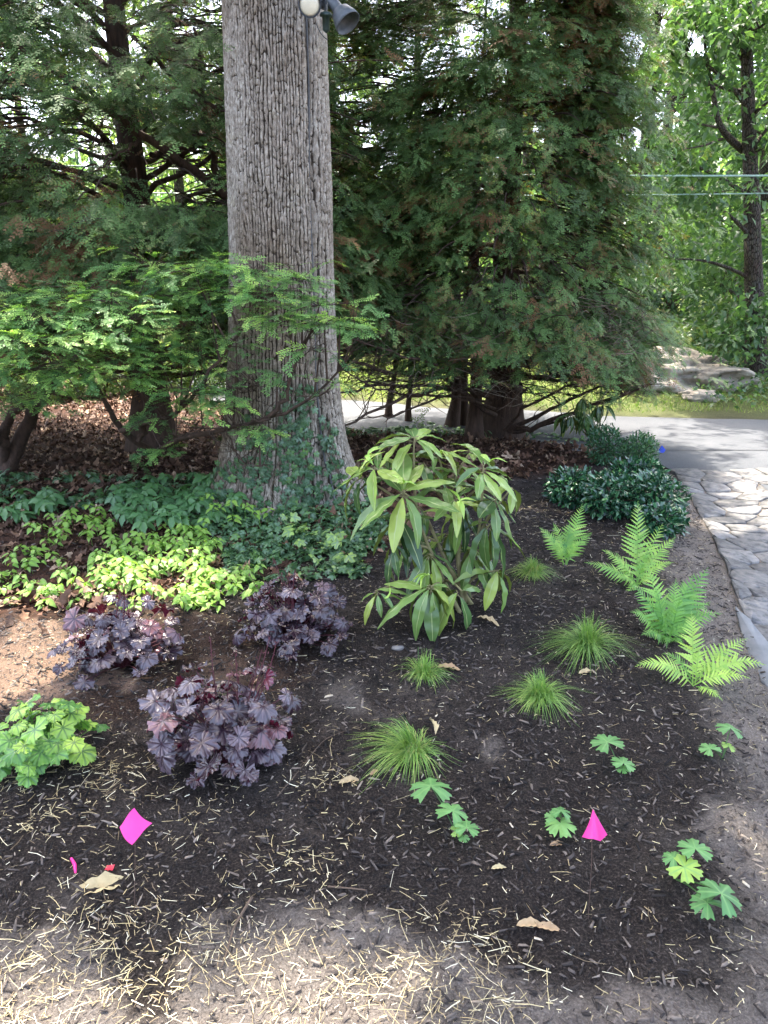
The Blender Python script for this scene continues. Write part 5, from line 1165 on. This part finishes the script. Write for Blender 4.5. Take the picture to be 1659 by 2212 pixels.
# ------------------------------------------------------------------ ferns
def pinna_t(n=12):
    v = []; f = []
    for k in range(n + 1):
        t = k / n; w = .15 * (1 - t) ** .8 * (1 if k % 2 else .55) + .004; lean = .035 if k % 2 else 0
        for sx in (-1, 0, 1): v.append((sx * w, t + (lean if sx else 0), -.18 * t * t + .12 * abs(sx) * w))
    for k in range(n): a = 3 * k; f += [(a, a + 1, a + 4, a + 3), (a + 1, a + 2, a + 5, a + 4)]
    return dict(v=np.array(v), f=[np.array(f)])
PIN = pinna_t()
def frond(root, b, tip, arch=.08, width=.33, tint=.6, n=17, start=.14, face=None):
    f = MB(); b = np.array(b); tip = np.array(tip); L_ = np.linalg.norm(tip - b); mid = (b + tip) / 2 + np.array([0, 0, arch]); c = bez(b, mid, tip, 40)
    f.tube(c[::3], np.linspace(.0024, .0007, len(c[::3])), 4, max(0, tint - .15))
    pos = []; d = []; nn_ = []; sc = []
    tg_ = nrm(np.gradient(c, axis=0)); toC = nrm(np.array([0, -.55, .85]) if face is None else np.array(face, float))
    for k in range(n):
        t = start + (1 - start) * (k / (n - 1)) ** .92 * .985; i_ = min(39, int(t * 39)); p = c[i_]; T_ = tg_[i_]; side = nrm(np.cross(T_, toC)); N_ = np.cross(side, T_)
        if N_ @ toC < 0: N_ = -N_
        u_ = (t - start) / (1 - start); l_ = L_ * width * (min(1, .55 + 1.6 * u_) * (1 - u_) ** .8 + .02)
        for sg in (-1, 1):
            dd = side * sg * math.cos(math.radians(22 + 25 * u_)) + T_ * math.sin(math.radians(22 + 25 * u_)) + np.array([0, 0, random.gauss(-.08, .10)])
            pos.append(p + T_ * (.004 * sg)); d.append(dd); nn_.append(N_ + RNG.normal(0, .18, 3)); sc.append(max(.006, l_ * random.uniform(.88, 1.08)))
    inst_multi(f, [PIN], pos, d, nn_, np.array(sc), np.clip(tint + RNG.normal(0, .10, len(pos)), 0, 1))
    f.build("frond", M['fern'], root)
def fern(label, bpx, fr, tint=.6, width=.33):
    b = GZ(*bpx); root = thing("fern", label, "fern", b, "ferns along the bed's right edge")
    for (px, py, dy, ar) in fr:
        frond(root, b + np.array([random.gauss(0, .008), random.gauss(0, .008), .0]), P(px, py, b[1] + dy), ar, width, tint + random.gauss(0, .12), random.randint(15, 19))
fern("bright fern nearest the camera with long spreading fronds", (1500, 1480), [(1493, 1322, .12, .06), (1372, 1440, -.02, .10), (1655, 1437, -.02, .10), (1615, 1378, .12, .06), (1432, 1412, .06, .07), (1560, 1512, -.16, .03), (1510, 1400, .05, .05), (1620, 1465, -.08, .06)], .85, .30)
fern("dense bushy fern behind the nearest bright fern", (1440, 1385), [(1395, 1215, .15, .05), (1500, 1238, .12, .05), (1530, 1225, .15, .04), (1362, 1262, .02, .07), (1362, 1322, -.05, .06), (1415, 1270, .02, .05), (1470, 1290, .0, .05), (1560, 1325, .02, .08), (1535, 1300, .1, .06), (1385, 1372, -.1, .05), (1440, 1400, -.12, .06), (1480, 1400, -.1, .05), (1460, 1250, .1, .04), (1430, 1330, -.06, .05), (1500, 1350, -.05, .05)], .42, .30)
fern("open yellow-green fern in front of the glossy mound", (1375, 1265), [(1378, 1082, .15, .04), (1460, 1160, .08, .06), (1432, 1130, .14, .05), (1455, 1215, .0, .08), (1300, 1188, .02, .07), (1262, 1215, .0, .05), (1330, 1250, -.08, .05), (1320, 1200, .08, .06), (1400, 1190, .05, .05), (1350, 1290, -.12, .05), (1425, 1250, -.06, .05)], .72, .27)
fern("small upright fern between rhododendron and glossy mound", (1222, 1220), [(1258, 1088, .15, .04), (1165, 1140, .05, .06), (1278, 1150, .05, .06), (1230, 1130, .08, .04), (1200, 1170, -.02, .05), (1250, 1170, .0, .05), (1195, 1130, .1, .04)], .7, .30)

# ------------------------------------------------------------------ sedge tufts
def sedge(label, bpx, H, n, spread, tint=(0, 1), lean=(0, 0)):
    b = GZ(*bpx); root = thing("sedge_tuft", label, "grass tuft", b, "sedge tufts in the mulch bed"); f = MB()
    K = int(n * 1.5); a = RNG.uniform(0, 2 * math.pi, K); q = RNG.random(K) ** .75; L_ = H * RNG.uniform(.45, 1.3, K) * (.75 + .5 * vnoise(a * 1.2, a * 0, int(bpx[0]))); S = 7; t = np.linspace(0, 1, S)
    out = q * spread * L_; hh = L_ * (1 - .45 * q); base = b + np.c_[np.cos(a) * .018 * q, np.sin(a) * .018 * q, np.full(K, -.005)] + RNG.normal(0, .012, (K, 3)) * np.array([1, 1, 0])
    C = base[:, None] + np.stack([(np.cos(a) * out + lean[0] * L_)[:, None] * t ** 1.5, (np.sin(a) * out + lean[1] * L_)[:, None] * t ** 1.5, hh[:, None] * (t - (.35 + .75 * q)[:, None] * t ** 2.6)], -1)
    C[..., 2] = np.maximum(C[..., 2], b[2] + .004); C[:, 1:] += (RNG.normal(0, .004, (K, 1, 3)) * t[None, 1:, None] ** 1)
    sd = np.stack([-np.sin(a), np.cos(a), np.zeros(K)], -1)[:, None] * (.0014 * (1 - t ** 2 * .85))[None, :, None]
    V = np.stack([C - sd, C + sd], 2).reshape(-1, 3); i = (np.arange(K)[:, None] * S * 2 + np.arange(S - 1)[None] * 2).reshape(-1)
    f.add(V, [np.stack([i, i + 1, i + 3, i + 2], -1)], tint=np.repeat(np.clip(tint[0] + (tint[1] - tint[0]) * RNG.random(K), 0, 1), S * 2)); f.build("blades", M['sedge'], root); return root
sedge("widest sedge tuft, lying leftwards behind the largest geranium leaves", (893, 1632), .20, 460, .95, (.1, 1), (-.25, .0))
sedge("smallest thin sedge tuft directly below the rhododendron", (915, 1462), .165, 230, .7, (.1, 1), (.05, .1))
sedge("sedge tuft sprawling towards the camera, left of the largest tuft", (1165, 1512), .19, 380, .95, (.1, .95), (-.05, .0))
sedge("large arching sedge tuft left of the ferns", (1268, 1405), .235, 480, .9, (.0, .95), (-.05, .0))
sedge("compact sedge tuft behind the rhododendron's right side", (1150, 1243), .165, 420, .8, (.15, 1), (0, .05))
sedge("little grass tuft in the ivy left of the rhododendron", (555, 1225), .15, 90, .5, (0, .6))

# ------------------------------------------------------------------ geraniums
g5 = [(0, .56, 1.), (1.08, .56, .95), (-1.08, .56, .95), (2.2, .58, .95), (-2.2, .58, .95)]
def ger_r(a):
    b = 0
    for c, wd, am in g5:
        d = abs(a - c) / wd
        if d < 1: b = max(b, am * min(1, (1 - d) * 3.2) * (1 + .10 * math.cos(d * 9.4) - .04))
    return .30 + .70 * b
GER = [polar_t(ger_r, 71, (.22, .5, .78, 1.), .3, cu, ru, 5, [l[0] for l in g5], .05, ph) for cu, ru, ph in ((.12, .03, 0), (.3, .05, 1))]
def geranium(label, bpx, leaves):
    b = GZ(*bpx); root = thing("geranium", label, "plant", b, "young geraniums in the mulch")
    for px, py, h, rad, rot, ti, tilt in leaves:
        c = G(px, py, b[2] + h); f = MB(); d = np.array([math.sin(rot), math.cos(rot), 0]); n = np.array([tilt[0], tilt[1], 1.])
        f.inst(GER[random.randrange(2)], c[None], frames(d[None], n[None]), rad, np.array([ti])); lf = f.build("leaf", M['geran'], root)
        s_ = MB(); s_.tube(bez(b, (b + c) / 2 + np.array([0, 0, .02]), c - np.array([0, 0, .001]), 6), .0018, 5); s_.A.clear(); so = s_.build("stalk", M['sedge'], root)
geranium("geranium seedling with the largest leaf of all, right of the wide sedge", (985, 1800), [(931, 1698, .09, .066, .0, .45, (0, -.25)), (978, 1752, .07, .05, .5, .6, (.1, -.3)), (1008, 1788, .06, .038, .1, .35, (0, -.3)), (985, 1795, .03, .02, 1.5, .9, (0, -.3)), (1002, 1808, .02, .018, 3., .5, (0, -.2))])
geranium("geranium seedling with one broad leaf above a small one, mid right", (1338, 1665), [(1312, 1603, .08, .056, -.3, .4, (0, -.3)), (1347, 1648, .05, .042, .3, .5, (0, -.5)), (1345, 1660, .03, .022, 2., .7, (.2, -.3))])
geranium("geranium seedling with three small leaves at the far right", (1560, 1640), [(1578, 1572, .08, .048, .3, .5, (.1, -.3)), (1534, 1617, .05, .038, -.4, .55, (0, -.3)), (1574, 1612, .04, .026, .5, .95, (.2, -.2))])
geranium("geranium seedling with toothed leaves beside the right pink flag", (1212, 1800), [(1211, 1778, .05, .046, 3.0, .75, (0, -.3)), (1212, 1752, .07, .03, .2, .3, (0, -.2)), (1195, 1765, .05, .026, -1, .6, (-.2, -.2))])
geranium("geranium seedling with four leaves in the lower right corner", (1460, 1900), [(1502, 1833, .09, .046, .2, .45, (0, -.2)), (1478, 1873, .07, .046, 2.2, .95, (.1, -.3)), (1455, 1852, .07, .03, -.6, .4, (-.1, -.2)), (1558, 1930, .09, .054, .8, .2, (.1, -.2)), (1528, 1950, .06, .042, -.6, .25, (0, -.2))])

# ------------------------------------------------------------------ flags
def wire_to(root, b, t): 
    w = MB(); w.tube([b - np.array([0, 0, .03]), (b + t) / 2 + np.array([.003, 0, 0]), t], .0008, 5); w.build("wire_stake", M['flag_wire'], root)
fb = GZ(1271, 1985); t_ = P(1281, 1748, fb[1] + .03); fr = thing("marking_flag", "pink marking flag folded like a tent on a thin wire", "flag", fb, "pink marking flags")
ft = P(1281, 1748, fb[1] + .03); c0 = P(1257, 1808, fb[1] - .0); c1 = P(1281, 1812, fb[1] - .03); c2 = P(1297, 1817, fb[1] - .02); c3 = P(1312, 1803, fb[1] + .02)
s = MB(); n = 7
rows = []
for t in np.linspace(0, 1, n):
    rows.append([ft + (q - ft) * t + np.array([0, -.006 * math.sin(math.pi * t), 0]) for q in (c0, c0 * .5 + c1 * .5 + np.array([0, -.008, .004]), c1, c1 * .5 + c2 * .5 + np.array([0, -.006, .004]), c2, c2 * .5 + c3 * .5, c3)])
V = np.array(rows).reshape(-1, 3); i = (np.arange(n - 1)[:, None] * 7 + np.arange(6)[None]).reshape(-1)
s.add(V, [np.stack([i, i + 1, i + 8, i + 7], -1)]); s.build("flag_sheet", M['pink'], fr); wire_to(fr, fb, ft - np.array([0, -.004, .004]))
fb = GZ(287, 1985); fr = thing("marking_flag", "pink marking flag tilted into a diamond, lower left", "flag", fb, "pink marking flags")
y0 = fb[1]; A_, B_, C_, D_ = P(290, 1745, y0 + .04), P(329, 1778, y0 + .03), P(285, 1823, y0 - .03), P(258, 1785, y0)
s = MB(); n = 8; V = []
for v_ in np.linspace(0, 1, n):
    for u_ in np.linspace(0, 1, n):
        V.append((A_ * (1 - u_) + B_ * u_) * (1 - v_) + (D_ * (1 - u_) + C_ * u_) * v_ + np.array([0, -.008 * math.sin(math.pi * u_), .003 * math.sin(5 * v_)]))
i = (np.arange(n - 1)[:, None] * n + np.arange(n - 1)[None]).reshape(-1); s.add(np.array(V), [np.stack([i, i + 1, i + n + 1, i + n], -1)]); s.build("flag_sheet", M['pink'], fr); wire_to(fr, fb, A_ + np.array([0, .004, -.004]))
fb = GZ(1428, 985); fr = thing("marking_flag", "tiny blue marking flag beside the round shrub at the driveway corner", "flag", fb)
s = MB(); t_ = P(1430, 962, fb[1]); V = np.array([t_, P(1438, 972, fb[1] + .01), P(1434, 978, fb[1] - .02), P(1420, 978, fb[1] - .02), P(1424, 970, fb[1])]); s.add(V, [np.array([(0, 3, 2), (0, 2, 1), (0, 4, 3)])]); s.build("flag_sheet", M['blue'], fr); wire_to(fr, fb, t_)
def crumple(name, label, cat, px, py, size, mat, seed):
    c = GZ(px, py) + np.array([0, 0, .008]); s_ = MB(); r_ = np.random.default_rng(seed); n = 6; V = []
    for v_ in np.linspace(-1, 1, n):
        for u_ in np.linspace(-1, 1, n): V.append(c + np.array([u_ * size[0], v_ * size[1], .4 * size[0] * (r_.random() - .3)]))
    i = (np.arange(n - 1)[:, None] * n + np.arange(n - 1)[None]).reshape(-1); s_.add(np.array(V), [np.stack([i, i + 1, i + n + 1, i + n], -1)], tint=.5); return tag(s_.build(name, mat), label, cat)
crumple("plastic_scrap", "crumpled red plastic scrap on the straw at lower left", "litter", 238, 1880, (.011, .010), M['red'], 1)
s = MB(); c0, c1 = GZ(155, 1862), GZ(164, 1892); s.tube([c0 + np.array([0, 0, .012]), (c0 + c1) / 2 + np.array([.004, 0, .014]), c1 + np.array([0, 0, .01])], [.004, .005, .003], 4); tag(s.build("ribbon_strip", M['pink']), "narrow pink ribbon strip on the mulch left of the red scrap", "litter")

# ------------------------------------------------------------------ single dry leaves and sticks
DL = leaf_t(lambda t: .16 * math.sin(math.pi * t ** .9) ** .9 * (1 + .12 * math.sin(t * 13)) + .004, 14, .8, .3, .25)
def dry(label, px, py, L_, ang, tint, lift=.01, roll=0.3):
    c = GZ(px, py) + np.array([0, 0, lift]); s_ = MB(); d = np.array([[math.cos(ang), math.sin(ang), .15]]); s_.inst(DL, (c - d[0] * L_ * .5)[None], frames(d, np.array([[roll, -.2, 1.]])), L_, np.array([tint])); return tag(s_.build("dry_leaf", M['dry_leaf']), label, "dry leaf", "fallen dry leaves on the bed")
dry("long pale dry leaf lying on straw below the red scrap", 226, 1917, .16, .45, .9, .012, .1)
dry("twisted tan dry leaf on bare mulch low in the picture", 1145, 2003, .07, .1, .6, .014, .8); dry("second tan curled leaf touching the twisted one", 1185, 2010, .065, -.2, .5, .012, -.7)
dry("yellowish dry leaf at the left foot of the wide sedge", 757, 1690, .075, .3, .7, .01, .5); dry("small pinkish dry leaf right of the yellowish one", 809, 1673, .045, .9, .4, .012, .2)
dry("thin brown dry leaf right of the smallest sedge", 972, 1446, .11, -.15, .35, .012, .8); dry("olive dry leaf caught in the wide sedge", 938, 1590, .09, -1.2, .9, .05, .9)
dry("pale dry leaf below the large arching sedge", 1268, 1455, .08, .3, .8, .012, .3); dry("pinkish dry leaf under the geranium by the right flag", 1205, 1828, .05, .2, .25, .01, .1); dry("grey-green fallen leaf left of the right flag's wire", 1078, 1880, .045, .2, .95, .012, .2)
dry("tan dry leaf hanging below the rhododendron's right side", 1055, 1350, .13, -.6, .7, .03, .4); dry("brown curled leaf on the leaf litter edge at left", 25, 1310, .10, .4, .2, .02, .3)
def stick(label, pts, r0):
    c = np.array([GZ(a, b) + np.array([0, 0, .010]) for a, b in pts]); s_ = MB(); cc = poly_s(c, 14); s_.tube(cc, np.linspace(r0, r0 * .5, 14), 6, .35, True); return tag(s_.build("stick", M['twig']), label, "stick", "sticks lying on the bed")
stick("dark bent stick lying on straw at bottom centre", [(545, 1945), (520, 1985), (505, 2010), (495, 2050), (480, 2095)], .0045)
stick("pale straight stick right of the bent one", [(708, 1922), (760, 1926), (792, 1930)], .003); stick("thin grey twig right of the nearest purple plant", [(600, 1725), (655, 1660), (700, 1600), (760, 1580)], .0018)
stick("pale stem lying left of the green plant", [(-20, 1575), (30, 1608), (50, 1622)], .0022)

# ------------------------------------------------------------------ loose stuff: straw, mulch chips, fallen leaves
ROOF = dict(v=np.array([(x_, y_, z_) for y_ in (0, .5, 1) for x_, z_ in ((-.5, 0), (0, .75), (.5, 0))]), f=[np.array([(0, 1, 4, 3), (1, 2, 5, 4), (3, 4, 7, 6), (4, 5, 8, 7)])])
def scatter_stuff(n, xr, yr, dens):
    q = np.c_[RNG.uniform(*xr, n), RNG.uniform(*yr, n)]; px, py = proj(q[:, 0], q[:, 1], np.zeros(n)); return q[RNG.random(n) < dens(q[:, 0], q[:, 1], px, py)]
def on_bed(x, y): return (x < xL(np.clip(y, .3, 7.05)) - .0)
def straw_d(x, y, px, py):
    cl_ = sstep(.38, .68, fbm(x * 4, y * 4, 121)); low = sstep(1900, 2080, py + 60 * (fbm(x * 3, y * 3, 123) - .5)) * sstep(1250, 1050, px - .25 * (py - 2100))
    left = sstep(1500, 1720, py) * sstep(850, 600, px); base = .02 * sstep(1400, 1650, py); lr = .08 * sstep(1950, 2150, py) * (px > 1000)
    heap = sum(np.exp(-(((px - a) / w) ** 2 + ((py - b) / h) ** 2)) for a, b, w, h in [(470, 2010, 90, 45), (330, 2120, 90, 50), (930, 2150, 130, 60), (40, 2170, 120, 60), (640, 1880, 90, 40), (220, 1700, 120, 50), (600, 2160, 80, 30), (700, 1680, 60, 30), (60, 1780, 90, 30)])
    return np.clip((low * (.35 + .65 * cl_) + left * (.05 + .34 * cl_) + base + lr + .75 * heap) * on_bed(x, y) * (py > 1350), 0, 1)
q = scatter_stuff(56000, (-2.4, 2.2), (.95, 4.2), straw_d); q2 = scatter_stuff(15000, (-2.6, 2.4), (.95, 5.6), lambda x, y, px, py: on_bed(x, y) * (1 - litter_zone(x, y)) * (.35 + .65 * vnoise(x * 3, y * 3, 131)))
fl_ = np.r_[np.zeros(len(q)), np.ones(len(q2))]; q = np.r_[q, q2]; K = len(q)
L_ = np.exp(RNG.normal(math.log(.021), .6, K)) * np.where(fl_ > 0, .40 + .06 * q[:, 1], 1); a = RNG.uniform(0, math.pi * 2, K); st_ = MB(); wd = np.where(RNG.random(K) < .12, 1.5, 1) * RNG.uniform(.0008, .0019, K)
d = np.c_[np.cos(a), np.sin(a), RNG.normal(0, .16, K)]; R_ = frames(d, np.c_[RNG.normal(0, .2, (K, 2)), np.ones(K)]); z = hz(q[:, 0], q[:, 1]) + RNG.uniform(.003, .014, K)
V = np.einsum('kij,knj->kni', R_, ROOF['v'][None] * np.stack([wd, L_, wd], -1)[:, None]) + np.c_[q, z][:, None]
V[:, 3:6] += RNG.normal(0, .04, (K, 1, 3)) * L_[:, None, None] * np.array([1, 1, .5]); V[:, 6:] += RNG.normal(0, .025, (K, 1, 3)) * L_[:, None, None] * np.array([1, 1, .4]); F = (ROOF['f'][0][None] + (np.arange(K) * 9)[:, None, None]).reshape(-1, 4); st_.add(V.reshape(-1, 3), [F], tint=np.repeat(np.where(fl_ > 0, RNG.random(K) ** 1.3, RNG.random(K)), 9))
o = st_.build("straw_litter", M['straw'], smooth=False); tag(o, "chopped pale straw scattered over the mulch", "straw", kind='stuff')
BX = dict(v=np.array([(-.5, 0, 0), (.5, 0, 0), (.4, 1, 0), (-.45, 1, 0), (-.4, .06, 1), (.42, .05, 1), (.32, .93, 1), (-.38, .95, 1)]), f=[np.array([(4, 5, 6, 7), (0, 1, 5, 4), (1, 2, 6, 5), (2, 3, 7, 6), (3, 0, 4, 7)])])
def chips_d(x, y, px, py): return on_bed(x, y) * np.clip(1.25 - .16 * y, .1, 1) * (1 - .8 * litter_zone(x, y))
q = scatter_stuff(135000, (-2.9, 2.8), (.95, 7.), chips_d); K = len(q); L_ = np.minimum(.034, np.exp(RNG.normal(math.log(.0125), .5, K)) * np.where(RNG.random(K) < .05, 2.0, 1)) * (1 + .12 * (q[:, 1] - 1)); W_ = np.minimum(.009, L_ * RNG.uniform(.16, .42, K)); T_ = W_ * RNG.uniform(.3, .7, K)
a = RNG.uniform(0, 2 * math.pi, K); d = np.c_[np.cos(a), np.sin(a), RNG.normal(0, .35, K)]; R_ = frames(d, np.c_[RNG.normal(0, .45, (K, 2)), np.ones(K)]); z = hz(q[:, 0], q[:, 1]) + RNG.uniform(-.003, .006, K)
BX['v'] = np.array([(-.35, .06, 0), (.42, .0, 0), (.30, .9, 0), (-.2, 1, 0), (-.28, .18, 1), (.36, .14, .9), (.2, .8, 1), (-.15, .86, .8)])
V = BX['v'][None] * np.stack([W_, L_, T_], -1)[:, None] * RNG.uniform(.6, 1.3, (K, 8, 1)); V = np.einsum('kij,knj->kni', R_, V) + np.c_[q, z][:, None]; F = (BX['f'][0][None] + (np.arange(K) * 8)[:, None, None]).reshape(-1, 4)
dz_ = dry_sunlit_patch(q[:, 0], q[:, 1]); ch = MB(); ch.add(V.reshape(-1, 3), [F], tint=np.repeat(np.clip(np.where(dz_ > .45, .42 + .5 * RNG.random(K), RNG.random(K) ** 1.15 * .93) + .12 * (RNG.random(K) < .06), 0, 1), 8))
o = ch.build("mulch_chips", M['chips'], smooth=False); tag(o, "dark shredded bark mulch covering the planting bed", "mulch", kind='stuff')
# leaf litter under the yews
OAKL = [leaf_t(lambda t: (.26 * math.sin(math.pi * t ** .8) ** .7) * (1 if int(t * 8 + .5) % 2 else .62) + .004, 8, f_, c_, w_) for f_, c_, w_ in ((.35, .3, .5), (.6, .6, .8), (-.3, -.35, .6))]
def lit_d(x, y, px, py): return litter_zone(x, y) * (y < apron_y(np.minimum(x, 2.7))) * (x < 2.3) * np.clip(1.6 - .09 * y, .2, 1) + .02 * (y > 2.5) * on_bed(x, y) * (x < -.5)
q = scatter_stuff(24000, (-8, 2.4), (2.6, 13.), lit_d); K = len(q); lt = MB(); a = RNG.uniform(0, 2 * math.pi, K); d = np.c_[np.cos(a), np.sin(a), RNG.normal(.05, .3, K)]
dist_ = RNG.random(K); inst_multi(lt, OAKL, np.c_[q, hz(q[:, 0], q[:, 1]) + RNG.uniform(.004, .03, K)], d, np.c_[RNG.normal(0, .45, (K, 2)), np.ones(K)], RNG.uniform(.05, .12, K), RNG.random(K) ** 1.2)
o = lt.build("leaf_litter", M['litter']); tag(o, "brown fallen leaves carpeting the ground under the yews", "leaf litter", kind='stuff')
